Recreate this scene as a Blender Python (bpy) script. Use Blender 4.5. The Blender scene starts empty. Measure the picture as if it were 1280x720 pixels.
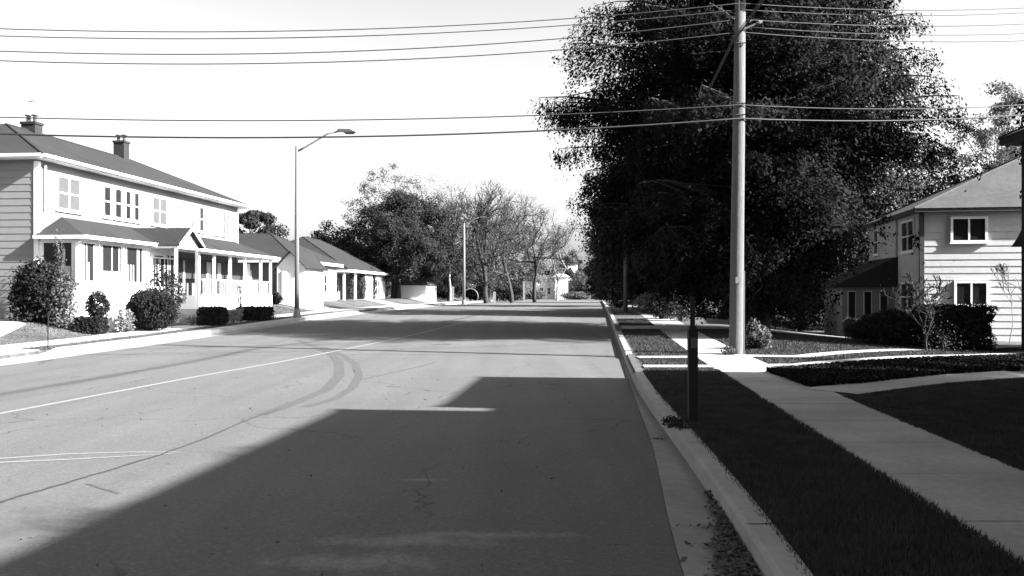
import bpy, math, random
import numpy as np
from mathutils import Vector, Matrix
R = math.radians
F = 1100.0            # focal length in reference pixels (1280 wide)
H = 1.6               # eye height
HZ = 368.0            # horizon row
SK = 0.0955           # street heading (x per y)
YAW = -math.atan(SK)
rng = np.random.default_rng(7)
random.seed(7)
sc = bpy.context.scene
col = sc.collection

# ------------------------------------------------------------------ materials
MATS = {}
def mat(name, v, rough=0.85, ns=None, amp=0.0, bump=0.0, bs=None, spec=0.3, metal=0.0, stretch=(1, 1, 1), trans=0.0, big=None):
    if name in MATS: return MATS[name]
    m = bpy.data.materials.new(name); m.use_nodes = True
    nt = m.node_tree; b = nt.nodes['Principled BSDF']
    b.inputs['Base Color'].default_value = (v, v, v, 1)
    b.inputs['Roughness'].default_value = rough
    b.inputs['Specular IOR Level'].default_value = spec
    b.inputs['Metallic'].default_value = metal
    tc = nt.nodes.new('ShaderNodeTexCoord'); mp = nt.nodes.new('ShaderNodeMapping')
    mp.inputs['Scale'].default_value = stretch
    nt.links.new(tc.outputs['Object'], mp.inputs['Vector'])
    last = None
    if ns:
        n = nt.nodes.new('ShaderNodeTexNoise'); n.inputs['Scale'].default_value = ns; n.inputs['Detail'].default_value = 6; n.inputs['Roughness'].default_value = .65
        nt.links.new(mp.outputs[0], n.inputs['Vector'])
        mr = nt.nodes.new('ShaderNodeMapRange'); mr.inputs[1].default_value = .3; mr.inputs[2].default_value = .7
        mr.inputs[3].default_value = v * (1 - amp); mr.inputs[4].default_value = v * (1 + amp)
        nt.links.new(n.outputs['Fac'], mr.inputs[0]); last = mr.outputs[0]
        if big:
            n2 = nt.nodes.new('ShaderNodeTexNoise'); n2.inputs['Scale'].default_value = big[0]; n2.inputs['Detail'].default_value = 3
            nt.links.new(mp.outputs[0], n2.inputs['Vector'])
            m2 = nt.nodes.new('ShaderNodeMapRange'); m2.inputs[1].default_value = .35; m2.inputs[2].default_value = .65
            m2.inputs[3].default_value = 1 - big[1]; m2.inputs[4].default_value = 1 + big[1]
            nt.links.new(n2.outputs['Fac'], m2.inputs[0])
            mu = nt.nodes.new('ShaderNodeMath'); mu.operation = 'MULTIPLY'
            nt.links.new(last, mu.inputs[0]); nt.links.new(m2.outputs[0], mu.inputs[1]); last = mu.outputs[0]
        nt.links.new(last, b.inputs['Base Color'])
    if bump:
        n = nt.nodes.new('ShaderNodeTexNoise'); n.inputs['Scale'].default_value = bs or 40; n.inputs['Detail'].default_value = 4
        nt.links.new(mp.outputs[0], n.inputs['Vector'])
        bp = nt.nodes.new('ShaderNodeBump'); bp.inputs['Strength'].default_value = bump; bp.inputs['Distance'].default_value = .02
        nt.links.new(n.outputs['Fac'], bp.inputs['Height']); nt.links.new(bp.outputs[0], b.inputs['Normal'])
    if trans:
        t = nt.nodes.new('ShaderNodeBsdfTranslucent'); t.inputs[0].default_value = (v, v, v, 1)
        if last: nt.links.new(last, t.inputs[0])
        mx = nt.nodes.new('ShaderNodeMixShader'); mx.inputs[0].default_value = trans
        o = nt.nodes['Material Output']
        nt.links.new(b.outputs[0], mx.inputs[1]); nt.links.new(t.outputs[0], mx.inputs[2]); nt.links.new(mx.outputs[0], o.inputs[0])
    MATS[name] = m
    return m
M_road = mat('old_asphalt', .086, .92, 70, .18, .5, 240, big=(.35, .06))
def road_detail():
    m = M_road; nt = m.node_tree; b = nt.nodes['Principled BSDF']; src = b.inputs['Base Color'].links[0].from_socket
    tc = nt.nodes.new('ShaderNodeTexCoord')
    def math_(op, a, c=None, clamp=False):
        n = nt.nodes.new('ShaderNodeMath'); n.operation = op; n.use_clamp = clamp
        for i, v in enumerate((a, c)):
            if v is None: continue
            if isinstance(v, (int, float)): n.inputs[i].default_value = v
            else: nt.links.new(v, n.inputs[i])
        return n.outputs[0]
    # streaks worn along the traffic lanes
    mp = nt.nodes.new('ShaderNodeMapping'); mp.inputs['Rotation'].default_value = (0, 0, math.atan(SK)); mp.inputs['Scale'].default_value = (1.6, .07, 1)
    nt.links.new(tc.outputs['Object'], mp.inputs['Vector'])
    n = nt.nodes.new('ShaderNodeTexNoise'); n.inputs['Scale'].default_value = 1.0; n.inputs['Detail'].default_value = 5; nt.links.new(mp.outputs[0], n.inputs['Vector'])
    s = math_('MULTIPLY_ADD', n.outputs['Fac'], .55); s.node.inputs[2].default_value = .72
    # worn pale patches in the near lane
    pm = None
    for cx_, cy_, rx_, ry_ in PATCH:
        m2 = nt.nodes.new('ShaderNodeMapping'); m2.inputs['Location'].default_value = (-cx_ / rx_, -cy_ / ry_, 0); m2.inputs['Scale'].default_value = (1 / rx_, 1 / ry_, 0)
        nt.links.new(tc.outputs['Object'], m2.inputs['Vector'])
        ln = nt.nodes.new('ShaderNodeVectorMath'); ln.operation = 'LENGTH'; nt.links.new(m2.outputs[0], ln.inputs[0])
        nn = nt.nodes.new('ShaderNodeTexNoise'); nn.inputs['Scale'].default_value = 3.5; nn.inputs['Detail'].default_value = 8; nn.inputs['Roughness'].default_value = .75; nt.links.new(tc.outputs['Object'], nn.inputs['Vector'])
        d = math_('ADD', ln.outputs['Value'], math_('MULTIPLY', math_('SUBTRACT', nn.outputs['Fac'], .5), 3.2))
        q = math_('MULTIPLY', math_('SUBTRACT', 1.15, d), 1.1, True)
        pm = q if pm is None else math_('MAXIMUM', pm, q)
    pf = math_('MULTIPLY_ADD', pm, .75); pf.node.inputs[2].default_value = 1.0
    # fine branching cracks
    v = nt.nodes.new('ShaderNodeTexVoronoi'); v.feature = 'DISTANCE_TO_EDGE'; v.inputs['Scale'].default_value = .32
    wn = nt.nodes.new('ShaderNodeTexNoise'); wn.inputs['Scale'].default_value = 1.2; wn.inputs['Detail'].default_value = 6; nt.links.new(tc.outputs['Object'], wn.inputs['Vector'])
    wm = nt.nodes.new('ShaderNodeVectorMath'); wm.operation = 'MULTIPLY_ADD'; nt.links.new(wn.outputs['Color'], wm.inputs[0]); wm.inputs[1].default_value = (1.1, 1.1, 0); nt.links.new(tc.outputs['Object'], wm.inputs[2])
    nt.links.new(wm.outputs[0], v.inputs['Vector'])
    ck = math_('MULTIPLY', v.outputs['Distance'], 160, True)
    n3 = nt.nodes.new('ShaderNodeTexNoise'); n3.inputs['Scale'].default_value = .25; nt.links.new(tc.outputs['Object'], n3.inputs['Vector'])
    gate = math_('MULTIPLY', math_('SUBTRACT', n3.outputs['Fac'], .47), 12, True)
    ck = math_('SUBTRACT', 1, math_('MULTIPLY', math_('MULTIPLY', math_('SUBTRACT', 1, ck), gate), .6))
    # coarse stones
    v2 = nt.nodes.new('ShaderNodeTexVoronoi'); v2.inputs['Scale'].default_value = 45; nt.links.new(tc.outputs['Object'], v2.inputs['Vector'])
    sc_ = nt.nodes.new('ShaderNodeSeparateColor'); nt.links.new(v2.outputs['Color'], sc_.inputs[0])
    st = math_('MULTIPLY_ADD', math_('POWER', sc_.outputs[0], 3), .3); st.node.inputs[2].default_value = .90
    f = math_('MULTIPLY', math_('MULTIPLY', s, pf), math_('MULTIPLY', ck, st))
    out = math_('MULTIPLY', src, f); nt.links.new(out, b.inputs['Base Color'])
PATCH = [(-.71, 5.72, .60, .16), (-.15, 5.85, .6, .10), (-.95, 5.25, .5, .2), (-.75, 7.6, .25, .05)]
road_detail()
M_gutter = mat('gutter_concrete', .175, .9, 9, .14, .15, 90, big=(1.1, .1))
M_curb = mat('curb_concrete', .24, .88, 7, .12, .2, 60, big=(.9, .1))
M_walk = mat('walk_concrete', .27, .9, 14, .14, .2, 90, big=(.8, .16))
M_grass = mat('lawn_turf', .06, .95, 5, .4, .6, 60, big=(.5, .25))
M_ivy = mat('ground_cover', .016, .95, 9, .4, .6, 30)
M_blade = mat('grass_blade', .034, .8, 3, .4, trans=.25)
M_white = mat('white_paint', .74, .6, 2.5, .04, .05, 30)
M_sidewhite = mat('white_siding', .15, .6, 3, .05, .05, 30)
M_beige = mat('pale_siding', .40, .65, 3, .08, .05, 30)
M_wing = mat('shaded_siding', .2, .65, 3, .08, .05, 30)  # darker copy of the pale siding, tree shade put into its colour
M_roof = mat('asphalt_shingle', .014, .9, 6, .22, .4, 25, big=(.7, .15))
M_roof2 = mat('weathered_shingle', .042, .9, 5, .2, .4, 25, big=(.6, .15))
M_roof3 = mat('dark_shingle', .025, .9, 6, .2, .4, 25)
M_glass = mat('window_glass', .015, .1, spec=.28)
M_glassp = mat('window_blind', .06, .5, 4, .1)
M_curtain = mat('curtain_cloth', .4, .8, 4, .2)
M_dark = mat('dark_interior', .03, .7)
M_brick = mat('dark_brick', .018, .9, 12, .4, .4, 30)
M_brown = mat('dark_brown_boards', .035, .8, 6, .2, .2, 30)
M_wood = mat('weathered_pole_wood', .085, .85, 9, .28, .5, 25, stretch=(6, 6, .35), big=(.5, .12))
M_postw = mat('blackened_post_wood', .006, .8, 12, .3, .3, 40)
M_steel = mat('galvanised_steel', .11, .5, 10, .08, metal=.0)
M_metal = mat('dark_metal', .035, .5, spec=.5)
M_wire = mat('wire_sheath', .014, .6, spec=.25)
M_ceram = mat('porcelain', .6, .3, spec=.5)
M_paint = mat('road_paint', .17, .85, 30, .3)
M_tar = mat('tar_seal', .03, .7, 20, .3)
M_tyre = mat('rubber_scuff', .060, .9, 14, .3, .4, 240)
M_patch = mat('worn_asphalt', .108, .92, 40, .25, .3, 220)
M_bark = mat('bark', .022, .95, 8, .35, .5, 20, stretch=(3, 3, .6))
M_barkp = mat('pale_bark', .16, .95, 8, .35, .5, 20, stretch=(3, 3, .6))
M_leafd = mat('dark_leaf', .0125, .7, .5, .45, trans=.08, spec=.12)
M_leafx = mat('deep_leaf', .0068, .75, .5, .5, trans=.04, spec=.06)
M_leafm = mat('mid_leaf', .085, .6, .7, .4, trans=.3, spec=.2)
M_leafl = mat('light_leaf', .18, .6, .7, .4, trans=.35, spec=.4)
M_leafh = mat('hedge_leaf', .016, .7, 1.5, .4, trans=.05, spec=.1)
M_litter = mat('dry_leaf', .055, .8, 25, .85)
M_conc = mat('foundation', .3, .9, 6, .15)

# ------------------------------------------------------------------ helpers
def tag(o, label=None, cat=None, group=None, kind=None):
    if label: o['label'] = label
    if cat: o['category'] = cat
    if group: o['group'] = group
    if kind: o['kind'] = kind
    return o
def thing(name, label, cat, loc=(0, 0, 0), rz=0, group=None):
    o = bpy.data.objects.new(name, None); col.objects.link(o)
    o.location = loc; o.rotation_euler = (0, 0, rz); o.empty_display_size = .2
    return tag(o, label, cat, group)
def mesh_np(name, V, Fc, m, parent=None, smooth=False, loc=None):
    V = np.asarray(V, np.float32); Fc = np.asarray(Fc, np.int32)
    me = bpy.data.meshes.new(name)
    k = Fc.shape[1]; n = Fc.shape[0]
    me.vertices.add(len(V)); me.vertices.foreach_set('co', V.ravel())
    me.loops.add(n * k); me.loops.foreach_set('vertex_index', Fc.ravel())
    me.polygons.add(n); me.polygons.foreach_set('loop_start', np.arange(0, n * k, k, dtype=np.int32))
    me.polygons.foreach_set('loop_total', np.full(n, k, np.int32))
    me.polygons.foreach_set('use_smooth', np.full(n, smooth))
    me.update(); me.validate(); me.materials.append(m)
    o = bpy.data.objects.new(name, me); col.objects.link(o)
    if parent: o.parent = parent
    if loc is not None: o.location = loc
    return o
class MB:
    def __init__(s): s.v = []; s.f = []
    def poly(s, *pts):
        i = len(s.v); s.v += [tuple(p) for p in pts]; s.f.append(tuple(range(i, i + len(pts)))); return s
    def box(s, x0, x1, y0, y1, z0, z1):
        if x0 > x1: x0, x1 = x1, x0
        if y0 > y1: y0, y1 = y1, y0
        i = len(s.v)
        s.v += [(x0, y0, z0), (x1, y0, z0), (x1, y1, z0), (x0, y1, z0), (x0, y0, z1), (x1, y0, z1), (x1, y1, z1), (x0, y1, z1)]
        s.f += [tuple(i + a for a in q) for q in ((0, 3, 2, 1), (4, 5, 6, 7), (0, 1, 5, 4), (1, 2, 6, 5), (2, 3, 7, 6), (3, 0, 4, 7))]
        return s
    def hexa(s, b, t):   # bottom 4 pts, top 4 pts (ccw from above)
        i = len(s.v); s.v += [tuple(p) for p in b] + [tuple(p) for p in t]
        s.f += [tuple(i + a for a in q) for q in ((0, 3, 2, 1), (4, 5, 6, 7), (0, 1, 5, 4), (1, 2, 6, 5), (2, 3, 7, 6), (3, 0, 4, 7))]
        return s
    def tube(s, pts, rad, k=8, cap=True):
        pts = [Vector(p) for p in pts]
        if not hasattr(rad, '__len__'): rad = [rad] * len(pts)
        i = len(s.v)
        for j, p in enumerate(pts):
            d = (pts[min(j + 1, len(pts) - 1)] - pts[max(j - 1, 0)]).normalized()
            a = d.cross(Vector((0, 0, 1)) if abs(d.z) < .9 else Vector((1, 0, 0))).normalized(); b = d.cross(a)
            for q in range(k):
                t = 2 * math.pi * q / k
                s.v.append(tuple(p + (a * math.cos(t) + b * math.sin(t)) * rad[j]))
        for j in range(len(pts) - 1):
            for q in range(k):
                q2 = (q + 1) % k
                s.f.append((i + j * k + q, i + j * k + q2, i + (j + 1) * k + q2, i + (j + 1) * k + q))
        if cap:
            s.f.append(tuple(i + q for q in range(k))[::-1]); s.f.append(tuple(i + (len(pts) - 1) * k + q for q in range(k)))
        return s
    def clap(s, o, u, n, w, z0, z1, pitch=.25, proud=.03):
        """clapboards on a wall: o = start xy, u = unit along, n = unit outward"""
        z = z0
        def P(t, off, z): return (o[0] + u[0] * t + n[0] * off, o[1] + u[1] * t + n[1] * off, z)
        while z < z1 - .01:
            zt = min(z + pitch, z1)
            s.poly(P(0, proud, z), P(w, proud, z), P(w, .004, zt), P(0, .004, zt))
            s.poly(P(0, .004, z), P(w, .004, z), P(w, proud, z), P(0, proud, z))
            s.poly(P(0, .004, z), P(0, proud, z), P(0, .004, zt)); s.poly(P(w, .004, z), P(w, .004, zt), P(w, proud, z))
            z = zt
        return s
    def build(s, name, m, parent=None, smooth=False):
        me = bpy.data.meshes.new(name); me.from_pydata(s.v, [], s.f); me.update(); me.materials.append(m)
        if smooth:
            for p in me.polygons: p.use_smooth = True
        o = bpy.data.objects.new(name, me); col.objects.link(o)
        if parent: o.parent = parent
        return o
def sm(t): t = max(0., min(1., t)); return t * t * (3 - 2 * t)
RX = [-1e3, 12, 20, 27, 32, 37, 44, 50, 65, 84, 110, 1e4]
RY = [0, 0, .03, .11, .20, .30, .42, .50, .59, .65, .70, .70]
def rise(d): return float(np.interp(d, RX, RY))
def cshift(d): return -.25 * sm((d - 5) / 11)
def gshift(d): return .10 * sm((d - 5) / 5)
def gz(l, d):
    r = rise(d)
    if d > 116:
        if l < -13.9 or l >= .9: return .66 if d < 142.5 else .74
        return r if d < 142.5 else .74
    if l < -13.9: return r + .12 + .42 * sm((-16.3 - l) / 2.6)
    if l < 0.9: return r
    a = sm((l - 4.2) / 7.5) * (1 - sm((d - 50) / 45))
    return (r + .12) * (1 - a) + a * (-.02 - .012 * max(0, min(d, 45) - 20))
def W(l, d): return (l + SK * d, d)
def pt(px, py, d): return Vector(((px - 640) / F * d, d, H - (py - HZ) / F * d))
def lat(px, d): return (px - 640) / F * d - SK * d
def G(px, d, dz=0.):      # ground point under picture column px at distance d
    l = lat(px, d); return Vector((l + SK * d, d, gz(l, d) + dz))
def ground_px(px, py):    # picture point -> ground (l, d)
    d = 10.
    for _ in range(40):
        l = lat(px, d); d2 = (H - gz(l, d)) * F / (py - HZ); d = d * .5 + d2 * .5
    return lat(px, d), d

# ------------------------------------------------------------------ ground
ROWS = list(np.arange(-30, 3, 3)) + list(np.arange(3, 30, .5)) + list(np.arange(30, 60, 1.)) + list(np.arange(60, 150, 3)) + [160, 180, 220, 300, 450, 700, 1200]
LS = [-900, -300, -120, -70, -45, -30, -24, -21, -19.5, -18.9, -18.3, -17.7, -17.1, -16.6, -16.3, -15, -14.05]
LS2 = [1.0, 2.3, 3.55, 4.2, 5, 6, 7, 8, 9, 10, 11, 12, 14, 17, 22, 30, 45, 70, 120, 300, 900]
def grid(name, m, cols, rows, zf, parent=None, kind='structure', shift=None):
    V = []; n = len(cols)
    for d in rows:
        for l in cols:
            ll = l + ((shift(l, d)) if shift else 0)
            x, y = W(ll, d); V.append((x, y, zf(l, d)))
    Fc = [(r * n + c, r * n + c + 1, (r + 1) * n + c + 1, (r + 1) * n + c) for r in range(len(rows) - 1) for c in range(n - 1)]
    o = mesh_np(name, V, Fc, m, parent, smooth=False)
    if kind: o['kind'] = kind
    return o
def zground(l, d):
    if -14.045 < l < .995: return rise(d) - .12 if d < 142.5 else .74
    return gz(l, d)
cols = LS + [-14.04, .99] + [c if c > 1 else 1.0 for c in LS2]
CR = lambda l, d: (gshift(d) if .4 < l < .6 else cshift(d)) if .3 < l < 1.6 else 0
grid('ground', M_grass, cols, ROWS, zground, shift=CR)
END = 117
rows_r = [d for d in ROWS if d <= END] + [END]
grid('road', M_road, [-13.02, -10, -7, -4, -1, .5], rows_r, lambda l, d: rise(d) + .0, shift=CR)
# side street at the far end
mb = MB()
mb.poly(*[(*W(l, d), .704 + .0) for l, d in ((-90, END), (60, END), (60, 141), (-90, 141))])
tag(mb.build('cross_road', M_road), kind='structure')
# gutters
grid('gutter', M_gutter, [.5, .93], [d for d in rows_r], lambda l, d: rise(d) + (.006 if l < .6 else -.008), shift=CR)
grid('gutter', M_gutter, [-13.62, -13.02], [d for d in rows_r], lambda l, d: rise(d) + .006)
# kerbs: profile swept along the rows, in segments with joints
def kerb(l0, l1, face_left, rows, drops, shift):
    # cross-section: face foot, top front, top back, back foot
    V = []; Fc = []
    for d in rows:
        r = rise(d); h = .15
        for a, b in drops:
            if a <= d <= b: h = .035
            elif a - .8 < d < a: h = .035 + .115 * (a - d) / .8
            elif b < d < b + .8: h = .035 + .115 * (d - b) / .8
        s = cshift(d) if shift else 0
        pr = [(l0, -.02), (l0 + .012, h - .03), (l0 + .04, h), (l1, h + .003), (l1, -.05)] if face_left else \
             [(l0, -.05), (l0, h + .003), (l1 - .04, h), (l1 - .012, h - .03), (l1, -.02)]
        for l, z in pr:
            x, y = W(l + s, d); V.append((x, y, r + z))
    n = 5
    for i in range(len(rows) - 1):
        for c in range(n - 1): Fc.append((i * n + c, i * n + c + 1, (i + 1) * n + c + 1, (i + 1) * n + c))
    return V, Fc
kr = sorted(set([round(x, 2) for x in list(np.arange(3, 60, .25)) + [-30, -20, -10, 0] + list(np.arange(60, END + .1, 3))]))
V, Fc = kerb(.93, 1.12, True, kr, [(17.0, 20.6), (31.5, 35)], True)
k1 = mesh_np('kerb', V, Fc, M_curb); k1['kind'] = 'structure'
V, Fc = kerb(-14.1, -13.6, False, kr, [(0, 22.2), (51, 56), (70, 75)], False)
k2 = mesh_np('kerb', V, Fc, M_curb); k2['kind'] = 'structure'
# kerb joints (dark gaps)
mb = MB()
for d in (5.55, 8.6, 11.6, 14.6, 23.5, 26.6):
    r = rise(d) + .1555; s = cshift(d)
    a, b = W(.945 + s, d), W(1.12 + s, d)
    mb.poly((a[0], a[1] - .008, r), (b[0], b[1] - .008, r), (b[0], b[1] + .008, r), (a[0], a[1] + .008, r))
tag(mb.build('kerb_joints', M_tar), kind='structure')
# sidewalks as slabs with open joints
def slabs(name, l0, l1, d0, d1, step, off=.018, m=M_walk):
    V = []; Fc = []; d = d0
    while d < d1 - .1:
        e = min(d + step, d1); g = .012
        n = max(1, int((e - d) / .75)); ds = np.linspace(d + g, e - g, n + 1)
        i = len(V); h = off + random.uniform(-.003, .004)
        for q in ds:
            for l, z in ((l0, -.06), (l0, h), (l1, h), (l1, -.06)):
                x, y = W(l, q); V.append((x, y, gz(l, q) + z))
        for a in range(n):
            for c in range(3): Fc.append((i + a * 4 + c, i + a * 4 + c + 1, i + (a + 1) * 4 + c + 1, i + (a + 1) * 4 + c))
        Fc.append((i, i + 3, i + 2, i + 1)); j = i + n * 4; Fc.append((j, j + 1, j + 2, j + 3))
        d = e
    o = mesh_np(name, V, Fc, m); o['kind'] = 'structure'; return o
slabs('sidewalk', 2.3, 3.55, -8.0, 112, 1.52)
slabs('sidewalk', -16.25, -15.0, 22.5, 112, 1.52)
# left: driveway apron near the picture's left edge
slabs('driveway', -17.2, -14.1, 8, 22.3, 3.0, .02)
# ribbons, paths: polylines on the ground
def ribbon(name, pts, w, m, off=.022, kind='structure', parent=None, sub=8, thick=None):
    P = [];
    for i in range(len(pts) - 1):
        for t in np.linspace(0, 1, sub, endpoint=False):
            P.append((pts[i][0] * (1 - t) + pts[i + 1][0] * t, pts[i][1] * (1 - t) + pts[i + 1][1] * t))
    P.append(pts[-1]); V = []; Fc = []
    for i, (l, d) in enumerate(P):
        a = P[max(0, i - 1)]; b = P[min(len(P) - 1, i + 1)]
        tx, ty = b[0] - a[0], b[1] - a[1]; n = math.hypot(tx, ty); nx, ny = -ty / n, tx / n
        ww = w[0] + (w[1] - w[0]) * i / (len(P) - 1) if isinstance(w, tuple) else w
        for s in (-.5, .5):
            L, D = l + nx * ww * s, d + ny * ww * s
            x, y = W(L, D); V.append((x, y, gz(L, D) + off))
    for i in range(len(P) - 1): Fc.append((2 * i, 2 * i + 1, 2 * i + 3, 2 * i + 2))
    o = mesh_np(name, V, Fc, m, parent)
    if kind: o['kind'] = kind
    return o
gp = ground_px
ribbon('driveway_strip', [(.95, 20.0), (2.3, 20.1), (3.6, 20.4), gp(1000, 447), gp(1144, 438), gp(1285, 433)], .55, M_walk, .028)
ribbon('driveway_strip', [(.95, 17.6), (2.3, 17.6), (3.5, 17.8), gp(1000, 457.5), gp(1151, 447), gp(1285, 441)], .55, M_walk, .028)
ribbon('footpath', [(3.5, 13.2), gp(1060, 488), gp(1150, 477), gp(1285, 468)], 1.0, M_walk, .026)
ribbon('driveway', [(.95, 33), (3.5, 33), (7, 33), (10, 33.5)], 2.2, M_walk, .03)
ribbon('driveway', [(-14.0, 53.5), (-17, 53.5), (-19, 53.5)], 4, M_walk, .03)
ribbon('driveway', [(-14.0, 72.5), (-17, 72.5), (-20, 72.5)], 4, M_walk, .03)
ribbon('footpath', [(-17.2, 24.2), (-18.6, 28), (-20.5, 29.6), (-27, 30.3)], .8, M_walk, .03)
ribbon('footpath', [(-16.2, 36.2), (-17, 36.2)], 1.6, M_walk, .03)
# road marks
ribbon('road_line', [(-8.3, 8), (-8.0, 11.7), (-7.7, 16.7), (-7.1, 22.6), (-6.4, 31), (-5.9, 40)], (.10, .12), M_paint, .004, 'structure')
ribbon('road_line', [gp(-60, 580), gp(0, 573.5), gp(90, 567.5), gp(160, 565.5), gp(225, 565.5)], (.07, .035), M_paint, .004, 'structure')
ribbon('road_line', [gp(-60, 585), gp(0, 578.5), gp(100, 574), gp(160, 570.5), gp(215, 567.5)], (.07, .03), M_paint, .0045, 'structure')
def wob(px_pts, sub=6, a=.03):
    P = [gp(*p) for p in px_pts]; out = []
    for i in range(len(P) - 1):
        for t in np.linspace(0, 1, sub, endpoint=False):
            out.append((P[i][0] * (1 - t) + P[i + 1][0] * t + random.uniform(-a, a), P[i][1] * (1 - t) + P[i + 1][1] * t))
    return out + [P[-1]]
ribbon('road_seam', [(-4.75, 4.5)] + wob([(0, 628), (60, 611), (130, 590), (200, 569), (262, 546), (320, 521), (350, 511)], 8, .012), (.035, .02), M_tar, .006, sub=2)
ribbon('tyre_mark', wob([(325, 519), (370, 503), (408, 487), (424, 470), (424, 452), (410, 440), (385, 430), (372, 425)], 5, .0), .20, M_tyre, .003, sub=4)
ribbon('tyre_mark', wob([(380, 509), (420, 498), (440, 485), (449, 470), (444, 455), (430, 445), (405, 434)], 5, .0), .16, M_tyre, .003, sub=4)
ribbon('road_seam', wob([(110, 605), (148, 617)], 5, .01), .03, M_tyre, .003, sub=2)
ribbon('road_seam', wob([(450, 475), (490, 466), (530, 457), (545, 452)], 5, .02), .07, M_tyre, .003, sub=2)
ribbon('road_seam', [(-13, 22.5), (-9, 22.3), (-5, 22.6), (-1, 22.4), (.4, 22.5)], .03, M_tyre, .003, sub=5)
# dark ground cover bed between the driveway and the footpath
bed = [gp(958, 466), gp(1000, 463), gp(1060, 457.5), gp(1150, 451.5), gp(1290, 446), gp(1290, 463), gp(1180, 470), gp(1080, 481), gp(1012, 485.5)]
def inside(l, d, poly):
    c = False; n = len(poly)
    for i in range(n):
        a, b = poly[i], poly[i - 1]
        if (a[1] > d) != (b[1] > d) and l < (b[0] - a[0]) * (d - a[1]) / (b[1] - a[1]) + a[0]: c = not c
    return c

# ------------------------------------------------------------------ vegetation builders
def leaves_mesh(C, size, droop=0., wr=.55, N=None):
    n = len(C)
    a = rng.normal(size=(n, 3))
    a[:, 2] -= droop
    if N is not None: N = N / (np.linalg.norm(N, axis=1)[:, None] + 1e-6) + rng.normal(size=(n, 3)) * .38; N /= np.linalg.norm(N, axis=1)[:, None]; a -= N * (a * N).sum(1)[:, None]
    a /= np.linalg.norm(a, axis=1)[:, None]
    b = rng.normal(size=(n, 3)) if N is None else np.cross(N, a); b -= a * (a * b).sum(1)[:, None]; b /= np.linalg.norm(b, axis=1)[:, None]
    s = size * rng.uniform(.6, 1.35, n)[:, None]
    V = np.empty((n, 4, 3)); V[:, 0] = C - a * s * .5; V[:, 1] = C + b * s * wr * .5 - a * s * .05; V[:, 2] = C + a * s * .5; V[:, 3] = C - b * s * wr * .5 - a * s * .05
    return V.reshape(-1, 3), np.arange(n * 4).reshape(n, 4)
def segs_mesh(P0, P1, r0, r1, k=5):
    P0, P1 = np.asarray(P0, float), np.asarray(P1, float); r0 = np.asarray(r0)[:, None]; r1 = np.asarray(r1)[:, None]
    d = P1 - P0; L = np.linalg.norm(d, axis=1)[:, None] + 1e-9; d = d / L
    up = np.where(np.abs(d[:, 2:3]) < .9, np.array([[0, 0, 1.]]), np.array([[1., 0, 0]]))
    a = np.cross(d, up); a /= np.linalg.norm(a, axis=1)[:, None]; b = np.cross(d, a)
    n = len(P0); V = np.empty((n, 2 * k, 3))
    for q in range(k):
        t = 2 * math.pi * q / k; o = a * math.cos(t) + b * math.sin(t)
        V[:, q] = P0 + o * r0; V[:, k + q] = P1 + o * r1
    base = np.arange(n)[:, None] * 2 * k
    Fs = [base + np.array([[q, (q + 1) % k, k + (q + 1) % k, k + q]]) for q in range(k)]
    return V.reshape(-1, 3), np.concatenate(Fs)
def limb(S, p0, p1, r0, r1, n=5, bend=.12):
    p0, p1 = np.array(p0, float), np.array(p1, float); L = np.linalg.norm(p1 - p0); prev = p0
    for i in range(1, n + 1):
        t = i / n; p = p0 * (1 - t) + p1 * t + np.array([0, 0, math.sin(t * math.pi) * L * bend])
        if i < n: p = p + rng.normal(size=3) * L * .025
        S.append((prev, p, r0 + (r1 - r0) * (i - 1) / n, r0 + (r1 - r0) * t)); prev = p
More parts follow.
